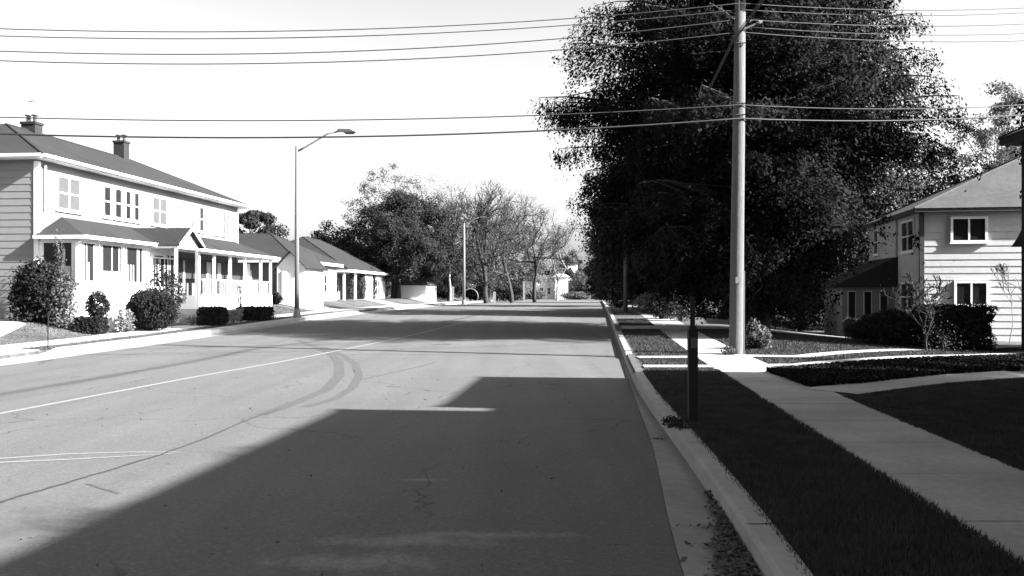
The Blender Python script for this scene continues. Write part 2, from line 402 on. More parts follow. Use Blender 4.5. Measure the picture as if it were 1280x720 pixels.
def leafy_tree(name, label, base, h, prof, rx, ry, nclump, nleaf, lsize, mleaf, mbark=None, trunk_r=.25, z0=1.5, droop=0., cl_r=.9, seed=0, shell=.55, lean=(0, 0), cat='tree', group=None, flat=.7, nl=60, trunk_top=.8, uneven=.22):
    global rng
    rng = np.random.default_rng(seed + 100)
    root = thing(name, label, cat, base, 0, group)
    pz = np.array([p[0] for p in prof]); pr = np.array([p[1] for p in prof])
    ph = rng.uniform(0, 6.28, 6)
    def env(th, t): # radius factor
        return np.interp(t, pz, pr) * (1 + uneven * (np.sin(3 * th + ph[0] + 4 * t) * .5 + np.sin(5 * th + ph[1] - 7 * t) * .3 + np.sin(2 * th + ph[2] + 11 * t) * .35))
    t = rng.uniform(0, 1, nclump * 4); keep = rng.uniform(0, 1, len(t)) < (np.interp(t, pz, pr) / pr.max()) ** 1.3 + .05
    t = t[keep][:nclump]; n = len(t)
    th = rng.uniform(0, 2 * math.pi, n); rr = (shell + (1 - shell) * rng.uniform(0, 1, n) ** .5) * np.where(rng.uniform(0, 1, n) < .25, rng.uniform(.3, 1, n), 1)
    e = env(th, t) * rr
    C = np.stack([np.cos(th) * rx * e + lean[0] * t, np.sin(th) * ry * e + lean[1] * t, z0 + t * (h - z0)], 1)
    S = []
    tt = h * trunk_top; pts = [np.array([lean[0] * q * .6 + rng.normal() * .02 * h * q, lean[1] * q * .6, tt * q]) for q in np.linspace(0, 1, 8)]
    for i in range(7):
        S.append((pts[i], pts[i + 1], trunk_r * (1 - i / 8.5) * (1.25 if i == 0 else 1), trunk_r * (1 - (i + 1) / 8.5)))
    for i in rng.choice(n, min(nl, n), replace=False):
        zc = min(max(C[i, 2] - rng.uniform(.1, .3) * h, .18 * h), tt * .97); q = zc / tt
        p0 = np.array([np.interp(q, np.linspace(0, 1, 8), [p[j] for p in pts]) for j in range(3)])
        limb(S, p0, C[i], trunk_r * (.42 - .3 * q), .015, 5, .08)
    V, Fc = segs_mesh([s[0] for s in S], [s[1] for s in S], [s[2] for s in S], [s[3] for s in S], 7)
    mesh_np('trunk', V, Fc, mbark or M_bark, root, True)
    w = rng.uniform(.4, 1.3, n); w /= w.sum(); cnt = np.maximum(1, (w * nleaf).astype(int))
    idx = np.repeat(np.arange(n), cnt); cr = cl_r * rng.uniform(.6, 1.3, n)
    g = rng.normal(size=(len(idx), 3)); g /= np.linalg.norm(g, axis=1)[:, None]; g *= rng.uniform(0, 1, len(idx))[:, None] ** .45
    P = C[idx] + g * cr[idx][:, None] * np.array([1, 1, flat])
    k_ = P[:, 2] > .05; N = (g * np.array([1, 1, .9]) / cr[idx][:, None] + np.array([0, 0, .45]) + C[idx] * np.array([.5 / rx, .5 / ry, 0]))[k_]; P = P[k_]
    V, Fc = leaves_mesh(P, lsize, droop, N=N)
    mesh_np('crown', V, Fc, mleaf, root)
    return root
def bare_tree(name, label, base, h, spread, levels=6, r0=.18, seed=0, leaves=0, lsize=.12, mleaf=None, mbark=None, first=.25, group=None, kids=(2, 3), upb=.25):
    global rng
    rng = np.random.default_rng(seed + 500)
    root = thing(name, label, 'tree', base, 0, group)
    S = []; tips = []
    def grow(p, d, L, r, lv):
        n = 3; q = p
        for i in range(n):
            d = d + rng.normal(size=3) * .09 + np.array([0, 0, .03]); d /= np.linalg.norm(d)
            q2 = q + d * L / n; S.append((q, q2, r * (1 - i * .1), r * (1 - (i + 1) * .1))); q = q2
            if lv < levels - 1 and i < n - 1 and rng.uniform() < .5:
                grow(q, mixd(d, .9), L * .55, r * .4, lv + 2)
            if lv >= levels - 3: tips.append(q)
        if lv >= levels: return
        for k in range(rng.integers(kids[0], kids[1] + 1)): grow(q, mixd(d, spread), L * rng.uniform(.68, .88), r * .66, lv + 1)
    def mixd(d, s):
        v = d + rng.normal(size=3) * s * .62 + np.array([0, 0, upb]); return v / np.linalg.norm(v)
    L0 = h * first
    grow(np.zeros(3), np.array([0, 0, 1.]), L0, r0, 0)
    zmax = max(s[1][2] for s in S); k = h / zmax
    P0 = np.array([s[0] for s in S]) * k; P1 = np.array([s[1] for s in S]) * k
    V, Fc = segs_mesh(P0, P1, np.maximum([s[2] for s in S], .012), np.maximum([s[3] for s in S], .010), 4)
    mesh_np('branches', V, Fc, mbark or M_bark, root, True)
    if leaves:
        T = np.array(tips) * k; i = rng.integers(0, len(T), leaves)
        V, Fc = leaves_mesh(T[i] + rng.normal(size=(leaves, 3)) * .28, lsize)
        mesh_np('leaves', V, Fc, mleaf, root)
    return root
def shrub(name, label, base, rx, ry, h, nleaf, lsize, mleaf, seed=0, group=None, box=False, rz=0, loose=.0, z0=0., cat='shrub', stems=8):
    global rng
    rng = np.random.default_rng(seed + 900)
    root = thing(name, label, cat, base, rz, group)
    n = nleaf; u = rng.normal(size=(n, 3)); u /= np.linalg.norm(u, axis=1)[:, None]
    if box:
        p = rng.uniform(-1, 1, (n, 3)); ax = rng.integers(0, 3, n); sg = rng.choice([-1, 1], n); p[np.arange(n), ax] = sg * rng.uniform(.8, 1, n)
        p = p / (np.abs(p) ** 6).sum(1)[:, None] ** (1 / 6) * np.abs(p).max(1)[:, None]
        u = p * 1.0; rad = np.ones(n)
    else:
        rad = rng.uniform(.55, 1, n) ** .5
    # lumpy outline
    k = rng.normal(size=(9, 3)) * 3.2; phs = rng.uniform(0, 6.28, 9)
    lump = 1 + (.05 + loose * .25) * np.sin(u @ k.T + phs).sum(1) / 2.2
    P = u * (rad * lump)[:, None]; P += rng.normal(size=(n, 3)) * (.02 + loose * .12)
    P = P * np.array([rx, ry, (h - z0) / 2]) + np.array([0, 0, z0 + (h - z0) / 2])
    P = P[P[:, 2] > .02]
    V, Fc = leaves_mesh(P, lsize)
    if loose < .55:
        m_ = n // 5; Q = rng.normal(size=(m_, 3)); Q /= np.linalg.norm(Q, axis=1)[:, None]; Q *= (rng.uniform(0, .8, m_) ** .5)[:, None]
        if box: Q = rng.uniform(-.85, .85, (m_, 3))
        Q = Q * np.array([rx, ry, (h - z0) / 2]) + np.array([0, 0, z0 + (h - z0) / 2])
        V2, F2 = leaves_mesh(Q, lsize * 3.2); Fc = np.concatenate([Fc, F2 + len(V)]); V = np.concatenate([V, V2])
    mesh_np('foliage', V, Fc, mleaf, root)
    S = []
    for i in range(stems):
        a = rng.uniform(0, 6.28); e = rng.uniform(.2, .7)
        limb(S, (rng.normal() * .05, rng.normal() * .05, 0), (math.cos(a) * rx * e, math.sin(a) * ry * e, h * rng.uniform(.55, .9)), .025, .008, 4, .05)
    V, Fc = segs_mesh([s[0] for s in S], [s[1] for s in S], [s[2] for s in S], [s[3] for s in S], 5)
    mesh_np('stem', V, Fc, M_bark, root, True)
    return root

# ------------------------------------------------------------------ building helpers (local frames)
def hip_roof(parent, x0, x1, y0, y1, ze, zr, ix, iy, ov, m, fascia=M_white, th=.2, ridge_axis='y', name='roof'):
    """eave rectangle incl. overhang; ridge inset ix from x-ends and iy from y-ends"""
    X0, X1, Y0, Y1 = x0 - ov, x1 + ov, y0 - ov, y1 + ov
    r = [(x0 + ix, y0 + iy), (x1 - ix, y0 + iy), (x1 - ix, y1 - iy), (x0 + ix, y1 - iy)]
    mb = MB(); z = ze + .005
    e = [(X0 - .03, Y0 - .03, z), (X1 + .03, Y0 - .03, z), (X1 + .03, Y1 + .03, z), (X0 - .03, Y1 + .03, z)]; t = [(a[0], a[1], zr) for a in r]
    if ridge_axis == 'y':
        xm = (x0 + x1) / 2; A = (xm, y0 + iy, zr); B = (xm, y1 - iy, zr)
        mb.poly(e[0], e[1], A); mb.poly(e[1], e[2], B, A); mb.poly(e[2], e[3], B); mb.poly(e[3], e[0], A, B)
    else:
        ym = (y0 + y1) / 2; A = (x0 + ix, ym, zr); B = (x1 - ix, ym, zr)
        mb.poly(e[0], e[1], B, A); mb.poly(e[1], e[2], B); mb.poly(e[2], e[3], A, B); mb.poly(e[3], e[0], A)
    # underside plane keeps it solid
    mb.poly(e[3], e[2], e[1], e[0])
    rf = mb.build(name, m, parent)
    # ridge caps along hips
    cap = MB()
    for c, a in ((e[0], A), (e[1], B if ridge_axis != 'y' else A), (e[2], B), (e[3], A if ridge_axis != 'y' else B), (A, B)):
        cap.tube([(c[0], c[1], c[2] + .0), (a[0], a[1], a[2] + .0)], .045, 5)
    cap.build('ridge_cap', m, rf)
    f = MB()
    f.box(X0, X1, Y0, Y0 + .05, ze - th, ze - .002).box(X0, X1, Y1 - .05, Y1, ze - th, ze - .002)
    f.box(X0, X0 + .05, Y0 + .052, Y1 - .052, ze - th, ze - .002).box(X1 - .05, X1, Y0 + .052, Y1 - .052, ze - th, ze - .002)
    f.box(X0 + .052, X1 - .052, Y0 + .052, Y1 - .052, ze - th + .01, ze - th + .03)
    f.build('fascia', fascia, rf)
    # gutter
    return rf
def window(parent, face, a0, a1, z0, z1, at, panes=2, pane_m=None, frame=.08, proud=.07, hbar=True, fm=None, curtain=False, name='window'):
    """face: '+x','-x','-y'. a = coordinate along the wall, at = wall plane"""
    if a0 > a1: a0, a1 = a1, a0
    def bx(mb, u0, u1, w0, w1, p0, p1):
        if face == '+x': mb.box(at + p0, at + p1, u0, u1, w0, w1)
        elif face == '-x': mb.box(at - p1, at - p0, u0, u1, w0, w1)
        elif face == '-y': mb.box(u0, u1, at - p1, at - p0, w0, w1)
    f = MB()
    bx(f, a0, a1, z1 - frame, z1, .0, proud); bx(f, a0, a1, z0 + .0, z0 + frame, .0, proud)
    bx(f, a0, a0 + frame, z0 + frame, z1 - frame, .0, proud); bx(f, a1 - frame, a1, z0 + frame, z1 - frame, .0, proud)
    w = (a1 - a0 - frame) / panes
    for i in range(1, panes):
        c = a0 + frame / 2 + w * i; bx(f, c - frame * .35, c + frame * .35, z0 + frame, z1 - frame, .0, proud - .005)
    if hbar: bx(f, a0 + frame, a1 - frame, (z0 + z1) / 2 - .025, (z0 + z1) / 2 + .025, .0, proud - .015)
    bx(f, a0 - .04, a1 + .04, z0 - .04, z0 - .002, .0, proud + .02)
    fr = f.build(name, fm or M_white, parent)
    p = MB(); bx(p, a0 + frame * .5, a1 - frame * .5, z0 + frame * .5, z1 - frame * .5, .046, .05)
    p.build('pane', pane_m or M_glass, fr)
    if curtain:
        c = MB(); x = a0 + frame + .02
        while x < a1 - frame - .06:
            ww = random.uniform(.03, .09)
            if random.random() < .6: bx(c, x, x + ww, z0 + frame + .01, z1 - frame - .01 - random.choice([0, 0, .3]) * 0, .052, .056)
            x += ww + random.uniform(.02, .1)
        c.build('curtain', M_curtain, fr)
    return fr
def chimney(parent, x, y, w, d, z0, z1, flues=1, antenna=0):
    mb = MB().box(x - w / 2, x + w / 2, y - d / 2, y + d / 2, z0, z1).box(x - w / 2 - .04, x + w / 2 + .04, y - d / 2 - .04, y + d / 2 + .04, z1 + .002, z1 + .1)
    c = mb.build('chimney', M_brick, parent)
    f = MB()
    for i in range(flues):
        fx = x + (i - (flues - 1) / 2) * .3
        f.tube([(fx, y, z1 + .1), (fx, y, z1 + .35)], .08, 8); f.tube([(fx, y, z1 + .38), (fx, y, z1 + .42)], .14, 8)
        for s in (-1, 1): f.tube([(fx + s * .06, y, z1 + .33), (fx + s * .06, y, z1 + .4)], .01, 4)
    f.build('flue', M_metal, c)
    if antenna:
        a = MB().tube([(x + .1, y - .2, z1 - .3), (x + .1, y - .2, z1 + antenna)], .012, 5).tube([(x - .05, y - .2, z1 + antenna - .08), (x + .25, y - .2, z1 + antenna - .02)], .02, 5)
        a.build('aerial', M_steel, c)
    return c

# ------------------------------------------------------------------ left white house
D0 = 31.05; L0 = -19.7
x, y = W(L0, D0)
hA = thing('white_house', 'long two storey white clapboard house with dark hip roof and a glazed front porch', 'house', (x, y, 0), YAW)
ZE = 6.5
def yA(px, lx=0.): return (( (L0 + lx) / ((px - 640) / F - SK)) - D0) / math.cos(YAW)
LEN = 17.4
w = MB().box(-8, 0, 0, LEN, .1, ZE - .02)
w.clap((-8, 0), (1, 0), (0, -1), 7.93, .75, ZE - .2, .25, .02)
w.clap((0, .1), (0, 1), (1, 0), LEN - .2, .75, ZE - .2, .25, .012)
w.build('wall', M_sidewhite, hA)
MB().box(-.12, .045, -.045, .12, .6, ZE - .2).build('corner_board', M_white, hA)
MB().box(.0, .045, LEN - .12, LEN, .6, ZE - .2).build('corner_board', M_white, hA)
MB().tube([(.1, .3, ZE - .3), (.08, .3, ZE - .45), (.08, .3, 4.6)], .045, 8).build('downpipe', M_white, hA)
rfA = hip_roof(hA, -8, 0, 0, LEN, ZE, 8.45, 0, 4, .45, M_roof, th=.14)
# metal gutters with shadow line
MB().box(.45, .56, -.45, LEN + .45, ZE - .10, ZE - .0).box(-8.45, .45, -.56, -.452, ZE - .10, ZE).build('gutter', M_white, hA)
chimney(hA, -4, yA(147, -4), .55, .5, 7.9, 9.15, 2, .0)
chimney(hA, -4, yA(33, -4), .62, .5, 7.9, 8.72, 2, 1.0)
for px0, px1, pn, pm, cur in ((69, 100, 2, M_glassp, False), (127, 138, 1, M_glass, False), (141, 151.5, 1, M_glass, False), (154, 163, 1, M_glass, False), (165, 173.5, 1, M_glass, False), (188, 208, 2, M_glassp, False), (226, 234, 1, M_glass, True), (236.5, 244.5, 1, M_glass, True), (247, 254, 1, M_glass, False), (266, 285, 2, M_glassp, True)):
    window(hA, '+x', yA(px0), yA(px1), 4.68, 6.0, 0, pn, pm, frame=.09, proud=.075, curtain=cur)
# porch
PX = 1.6; PE = 18.4
pz = .95
p = MB()
p.box(.05, PX - .02, .05, 6.6, .5, 2.02)          # solid dwarf wall, first bay
p.box(.05, PX - .02, 6.6, 8.0, .5, 1.2)
p.box(PX - .14, PX - .02, 8.0, PE, .5, 1.56)         # second bay dwarf wall
p.box(PX - .14, PX, .0, PE, 3.48, 3.62)              # lintel
p.box(.1, PX - .14, .0, .12, 3.48, 3.62)
p.box(.05, PX - .14, 8.0, PE, .5, .98)               # floor
p.build('porch_wall', M_white, hA)
b = MB().box(.5, .56, .2, 6.5, 2.03, 3.5); b.build('porch_backing', M_dark, hA)  # dark sheet standing in for the shade inside the porch
def yP(px): return ((L0 + PX) / ((px - 640) / F - SK) - D0) / math.cos(YAW)
posts = [(yP(103) + .02, .16), (yP(127), .14), (yP(157.5), .12)]
for c, ww in posts:
    MB().box(PX - .13, PX + .004, c - ww / 2, c + ww / 2, 2.0, 3.48).build('porch_post', M_white, hA)
def glazing(u0, u1, z0, z1, lite=False):
    f = MB().box(PX - .04, PX - .008, u0, u0 + .04, z0, z1).box(PX - .04, PX - .008, u1 - .04, u1, z0, z1).box(PX - .04, PX - .008, u0 + .04, u1 - .04, z1 - .05, z1).box(PX - .04, PX - .008, u0 + .04, u1 - .04, z0, z0 + .05)
    fr = f.build('porch_window', M_white, hA)
    MB().box(PX - .03, PX - .025, u0 + .03, u1 - .03, z0 + .03, z1 - .03).build('pane', M_glass, fr)
    c = MB(); q = u0 + .08
    while q < u1 - .12:
        ww = random.uniform(.04, .12)
        if random.random() < .45: c.box(PX - .022, PX - .019, q, q + ww, z0 + .07 , (z1 - .08) if random.random() < .5 else z0 + (z1 - z0) * .5)
        q += ww + random.uniform(.03, .12)
    if lite: c.box(PX - .017, PX - .014, u0 + .06, u1 - .06, z0 + .07, z0 + (z1 - z0) * .3)
    c.build('curtain', M_curtain, fr)
glazing(yP(107), yP(123.5), 2.03, 3.47); glazing(yP(130.5), yP(155), 2.03, 3.47, True); glazing(yP(160.5), yP(181), 2.03, 3.47)
# side opening of the porch
MB().box(.06, .14, -.01, .1, 2.0, 3.48).build('porch_post', M_white, hA)
MB().box(1.3, PX - .125, -.01, .1, 2.0, 3.48).build('porch_post', M_white, hA)
fr = MB().box(.14, .2, .02, .08, 2.03, 3.48).box(1.24, 1.3, .02, .08, 2.03, 3.48).box(.2, 1.24, .02, .08, 3.42, 3.48).build('porch_window', M_white, hA)
MB().box(.2, 1.24, .04, .045, 2.05, 3.43).build('pane', M_glass, fr)
MB().box(.75, 1.2, .03, .034, 2.05, 2.6).box(.9, 1.0, .028, .036, 2.05, 3.2).build('curtain', M_curtain, fr)
# solid bay between the windows and the entry
a, bq = yP(183), yP(224)
q = MB().box(PX - .3, PX - .05, a, bq, 1.0, 3.48); q.clap((PX - .05, a), (0, 1), (1, 0), bq - a, 1.0, 3.3, .2, .012); q.build('bay_wall', M_white, hA)
window(hA, '+x', yP(192), yP(221), 1.85, 3.15, PX - .05, 3, M_glass, frame=.07, proud=.06, curtain=True)
# entry gable porch
GX = PX + 1.1; g0 = ((L0 + GX) / ((225 - 640) / F - SK) - D0) / math.cos(YAW); g1 = g0 + 1.85; gm = (g0 + g1) / 2
e = MB()
for s, yy in ((0, g0), (1, g1)):
    MB().box(GX - .1, GX, yy - .04, yy + .04, .9, 3.48).build('entry_post', M_white, hA)
e.box(GX - .12, GX + .0, g0 - .06, g1 + .06, 3.48, 3.62).box(PX, GX - .12, g0 - .06, g0 + .04, 3.48, 3.62).box(PX, GX - .12, g1 - .04, g1 + .06, 3.48, 3.62)
e.build('entry_beam', M_white, hA)
zp = 4.38; o_ = .22
r1 = MB(); 
for s in (-1, 1):
    ye = gm + s * (g1 - g0) / 2 + s * o_; ze = 3.6
    A = [(-.2, gm, zp), (GX + .2, gm, zp), (GX + .2, ye, ze), (-.2, ye, ze)]
    if s < 0: A = A[::-1]
    r1.poly(*A); r1.poly(*[(a_[0], a_[1], a_[2] - .05) for a_ in A[::-1]])
    r1.poly(A[0], A[1], (A[1][0], A[1][1], A[1][2] - .05), (A[0][0], A[0][1], A[0][2] - .05))
rr = r1.build('entry_roof', M_roof, hA)
t = MB()
t.poly((GX - .02, g0 - .1, 3.62), (GX - .02, g1 + .1, 3.62), (GX - .02, gm, zp - .1)).poly((GX - .06, g1 + .1, 3.62), (GX - .06, g0 - .1, 3.62), (GX - .06, gm, zp - .1))
for s in (-1, 1):
    ye = gm + s * (g1 - g0) / 2 + s * (o_ + .01)
    t.hexa([(GX + .2, ye, 3.52), (GX + .24, ye, 3.52), (GX + .24, gm, zp - .1), (GX + .2, gm, zp - .1)], [(GX + .2, ye, 3.65), (GX + .24, ye, 3.65), (GX + .24, gm, zp + .05), (GX + .2, gm, zp + .05)])
t.build('gable', M_white, rr)
MB().box(PX, GX + .1, g0 - .1, g1 + .1, .5, .98).box(GX + .1, GX + .45, g0 + .1, g1 - .1, .5, .8).build('steps', M_conc, hA)
dr = MB().box(PX - .06, PX + .0, g0 + .15, g0 + .25, .98, 3.3).box(PX - .06, PX + .0, g0 + 1.05, g0 + 1.15, .98, 3.3).box(PX - .06, PX, g0 + .25, g0 + 1.05, 3.2, 3.3).box(PX - .06, PX, g0 + .25, g0 + 1.05, 1.0, 1.2).build('door', M_white, hA)
MB().box(PX - .05, PX - .04, g0 + .25, g0 + 1.05, 1.2, 3.2).build('door_screen', M_glass, dr)
MB().box(PX, PX + .05, g0 + .93, g0 + .99, 1.95, 2.05).build('handle', M_metal, dr)
glazing(g0 + 1.25, g0 + 1.6, 1.4, 3.3); glazing(g0 + 1.62, g0 + 1.97, 1.4, 3.3)
MB().box(PX - .1, PX - .03, g0 + 1.2, g1 + .12, .98, 1.42).build('panel', M_white, hA)
# open bays beyond the entry
edges = [(256, 268.5), (271.5, 287.5), (292, 306.5), (310, 326), (329.5, 338)]
pp = [251, 270, 290, 308.3, 327.8, 340]
for c in pp:
    MB().box(PX - .09, PX + .004, yP(c) - .08, yP(c) + .08, 1.0, 3.48).build('porch_post', M_white, hA)
for u0, u1 in edges:
    a, bq = yP(u0), yP(u1)
    r_ = MB().box(PX - .1, PX - .05, a, bq, 2.25, 2.31).box(PX - .1, PX - .05, a, bq, 1.56, 1.62)
    q = a + .12
    while q < bq - .1: r_.box(PX - .07, PX - .055, q, q + .03, 1.62, 2.25); q += .24
    rl_ = r_.build('railing', M_white, hA)
    MB().box(PX - .085, PX - .078, a, bq, 1.6, 2.26).build('infill', M_glassp, rl_)
MB().box(.3, .36, g1 + .3, LEN - .1, 2.35, 3.3).build('porch_backing', M_dark, hA)  # dark sheet before the wall stands in for shade in the open bays
MB().box(.3, .34, LEN, PE - .1, 1.0, 3.3).build('porch_backing', M_white, hA)
for k in range(7):
    yy = g1 + .9 + k * 1.25
    MB().box(.37, .40, yy, yy + random.uniform(.15, .5), 1.0, random.choice([3.2, 2.9, 3.2])).build('curtain', M_curtain, hA)
# porch roof: hip lean-to
ov = .3; zt = 4.45; ze = 3.58
ze = 3.66
c0 = (PX + ov, -.25, ze); c1 = (PX + ov, PE + .25, ze); w0 = (.015, 1.35, zt); w1 = (.015, PE - 1.3, zt); s0 = (.015, -.25, ze); s1 = (.015, PE + .25, ze)
pr = MB().poly(c0, c1, w1, w0).poly(s0, c0, w0).poly(c1, s1, w1).poly(s0, s1, c1, c0).poly(s0, w0, w1, s1)
pro = pr.build('porch_roof', M_roof, hA)
MB().box(PX + ov, PX + ov + .06, -.31, PE + .31, ze - .11, ze + .01).box(.02, PX + ov - .002, -.31, -.25, ze - .11, ze + .01).box(.02, PX + ov - .002, PE + .25, PE + .31, ze - .11, ze + .01).box(.06, PX + ov - .004, -.24, PE + .24, ze - .04, ze - .02).build('fascia', M_white, pro)

# ------------------------------------------------------------------ second house and its vestibule
x, y = W(-19.0, 55)
hB = thing('white_bungalow', 'low white bungalow with grey pyramid roof just beyond the porch of the two storey house', 'house', (x, y, 0), YAW)
w = MB().box(-9, 0, 0, 9.5, .3, 3.7); w.clap((-9, 0), (1, 0), (0, -1), 9, .9, 3.6, .22, .025); w.clap((0, 0), (0, 1), (1, 0), 9.5, .9, 3.6, .22, .012); w.build('wall', M_sidewhite, hB)
hip_roof(hB, -9, 0, 0, 9.5, 3.8, 5.75, 3.2, 0, .4, M_roof, ridge_axis='x')
window(hB, '+x', 1.2, 2.6, 1.7, 3.0, 0, 2); window(hB, '+x', 5, 7, 1.7, 3.0, 0, 3); window(hB, '-y', -4, -2.6, 1.8, 3.1, 0, 2)
v = MB().box(.0, 1.7, -2.6, 1.0, .3, 3.25); v.poly((0, -2.6, 3.25), (1.7, -2.6, 3.25), (.85, -2.6, 4.15)); v.build('vestibule', M_white, hB)
vr = MB()
for s in (-1, 1):
    A = [(.85, -2.85, 4.2), (.85, 1.4, 4.2), (.85 + s * 1.05, 1.4, 3.15), (.85 + s * 1.05, -2.85, 3.15)]
    vr.poly(*A); vr.poly(*[(q[0], q[1], q[2] - .06) for q in A[::-1]]); vr.poly(A[0], A[3], (A[3][0], A[3][1], A[3][2] - .06), (A[0][0], A[0][1], A[0][2] - .06))
vr.build('vestibule_roof', M_roof, hB)
MB().box(.3, .75, -2.66, -2.6, 1.0, 3.0).build('door', M_beige, hB)
# ------------------------------------------------------------------ third house
x, y = W(-20, 70)
hC = thing('hip_roofed_house', 'single storey house with big dark hip roof and shaded corner porch behind the near lamp', 'house', (x, y, 0), YAW)
w = MB().box(-10, -2.2, 2.6, 13.5, .3, 3.45).box(-10, 0, 6.5, 13.5, .3, 3.45); w.clap((0, 6.5), (0, 1), (1, 0), 7, .9, 3.4, .22, .012); w.build('wall', M_sidewhite, hC)
hip_roof(hC, -10, 0, 0, 14, 3.6, 6.5, 0, 4.6, .4, M_roof, ridge_axis='y')
for yy in (0, 3.3, 6.3):
    MB().box(-.16, 0, yy + .05, yy + .2, .8, 3.4).build('porch_post', M_white, hC)
for xx in (-3.2, -6.2): MB().box(xx, xx + .14, .05, .2, .8, 3.4).build('porch_post', M_white, hC)
MB().box(-9.8, 0, 0, 2.6, .5, 1.02).build('porch_floor', M_conc, hC)
window(hC, '+x', 7.4, 8.6, 1.5, 3.0, 0, 2); window(hC, '+x', 9.6, 11, 1.5, 3.0, 0, 2); window(hC, '-y', -6, -4, 1.6, 3.0, 2.6, 2); window(hC, '+x', 3.5, 5.5, 1.6, 3, -2.2, 2)
x, y = W(-19.6, 88)
hg = thing('white_garage', 'small plain white garage under the dark tree beyond the hip roofed house', 'garage', (x, y, .6), YAW)
MB().box(-.5, 2.6, 0, 6, 0, 1.9).build('wall', M_white, hg)
MB().hexa([(-.7, -.2, 1.9), (2.8, -.2, 1.9), (2.8, 6.2, 1.9), (-.7, 6.2, 1.9)], [(1.0, -.2, 2.7), (1.1, -.2, 2.7), (1.1, 6.2, 2.7), (1.0, 6.2, 2.7)]).build('roof', M_roof2, hg)
MB().box(2.6, 2.65, 1.0, 4.6, .02, 1.5).build('door', M_white, hg)
# back building behind the porch end
x, y = W(-30, 62)
hD = thing('back_house', 'grey roofed house half hidden behind the far end of the two storey house', 'house', (x, y, 0), YAW)
MB().box(-9, 4, 0, 8, .3, 4.2).build('wall', M_beige, hD)
hip_roof(hD, -9, 4, 0, 8, 4.3, 6.2, 3.5, 0, .4, M_roof2, ridge_axis='x')

# ------------------------------------------------------------------ right house
hy = -math.atan(179 / F)
hR = thing('siding_house', 'pale two storey house with wide clapboards and grey hip roof behind the hedge', 'house', (15.8, 34, 0), hy)
zb = -.5; ze = 4.9
w = MB().box(0, 12, 0, 8.3, zb, ze - .02); w.clap((.12, 0), (1, 0), (0, -1), 11.8, -.2, ze - .1, .262, .022); w.clap((0, 8.3), (0, -1), (-1, 0), 8.2, -.2, ze - .1, .262, .02); w.build('wall', M_beige, hR)
MB().box(-.055, .1, -.055, .09, -.4, ze - .1).build('downpipe', M_metal, hR)
hip_roof(hR, 0, 12, 0, 8.3, ze, 7.75, 5.9, 0, .3, M_roof2, fascia=M_metal, th=.14, ridge_axis='x')
window(hR, '-y', 1.05, 2.38, 3.58, 4.58, .0, 2, M_glass, frame=.09, proud=.09, hbar=False)
window(hR, '-y', 1.18, 2.42, 1.14, 2.12, .0, 2, M_glass, frame=.09, proud=.09, hbar=False)
window(hR, '-x', .7, 2.5, 3.3, 4.6, 0, 2, M_glass, proud=.09)
window(hR, '-x', .6, 2.6, .9, 2.1, 0, 2, M_glass, proud=.09)
window(hR, '-x', 6.3, 7.2, 3.4, 4.6, 0, 1, M_glass, proud=.09)
MB().box(-.1, -.005, 3.25, 3.4, -.2, ze - .15).build('corner_board', M_beige, hR)
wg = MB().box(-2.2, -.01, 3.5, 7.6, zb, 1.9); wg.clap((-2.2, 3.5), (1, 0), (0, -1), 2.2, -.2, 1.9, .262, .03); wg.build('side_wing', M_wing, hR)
rw = MB().hexa([(-2.6, 3.2, 1.9), (-.01, 3.2, 1.9), (-.01, 7.9, 1.9), (-2.6, 7.9, 1.9)], [(-2.6, 3.2, 1.98), (-.01, 3.2, 3.2), (-.01, 7.9, 3.2), (-2.6, 7.9, 1.98)]); rw.build('wing_roof', M_roof3, hR)
for x0 in (-1.85, -1.2, -.55): window(hR, '-y', x0 - .14, x0 + .2, .5, 1.75, 3.5, 1, M_glass, frame=.04, proud=.05, hbar=False)

# ------------------------------------------------------------------ dark brown building at the right edge
hN = thing('brown_house', 'dark brown boarded house whose corner cuts the right edge of the photo', 'house', (27 * (1273 - 640) / F - .2, 24.0, 0), YAW)
w = MB().box(0, 9, 0, 3, -.3, 6.3)
for i in range(24): w.box(i * .3 + .01, i * .3 + .03, -.02, 0, 0, 6.3)
w.build('wall', M_brown, hN)
hip_roof(hN, 0, 9, 0, 3, 6.45, 7.4, 1.5, 0, .45, M_roof3, fascia=M_brown, th=.22, ridge_axis='x')
MB().hexa([(-.35, 1.2, 3.05), (-.01, 1.2, 3.05), (-.01, 2.9, 3.05), (-.35, 2.9, 3.05)], [(-.3, 1.3, 3.25), (-.01, 1.3, 3.8), (-.01, 2.7, 3.8), (-.3, 2.7, 3.25)]).build('awning', M_roof3, hN)
# house on the right whose long shadow lies over the near road (outside the frame)
hS = thing('corner_house', 'two storey house standing to the right of the sidewalk beside the camera', 'house', (8.6, 13.7, 0), YAW)
w = MB().box(0, 10, -3.9, 0, -.3, 5.4).box(.22, 10, -5.1, -3.9, -.3, 5.3).box(-.2, 10, -22, -5.1, -.3, 6.0)
w.clap((-.2, -5.1), (0, -1), (-1, 0), 16.9, 0, 5.8, .25, .03); w.clap((0, 0), (0, -1), (-1, 0), 3.9, 0, 5.2, .25, .03); w.build('wall', M_beige, hS)
hip_roof(hS, 0, 10, -3.9, 0, 5.45, 6.4, 2, 0, .25, M_roof, ridge_axis='x')
hip_roof(hS, -.2, 10, -22, -5.1, 6.1, 8.6, 0, 5, .3, M_roof, ridge_axis='y')
window(hS, '-x', -2.4, -1.0, 1.2, 2.6, 0, 2); window(hS, '-x', -8.5, -7, 1.2, 2.6, -.2, 2); window(hS, '-x', -12.5, -11, 1.2, 2.6, -.2, 2); window(hS, '-x', -8.5, -7, 3.8, 5.1, -.2, 2)

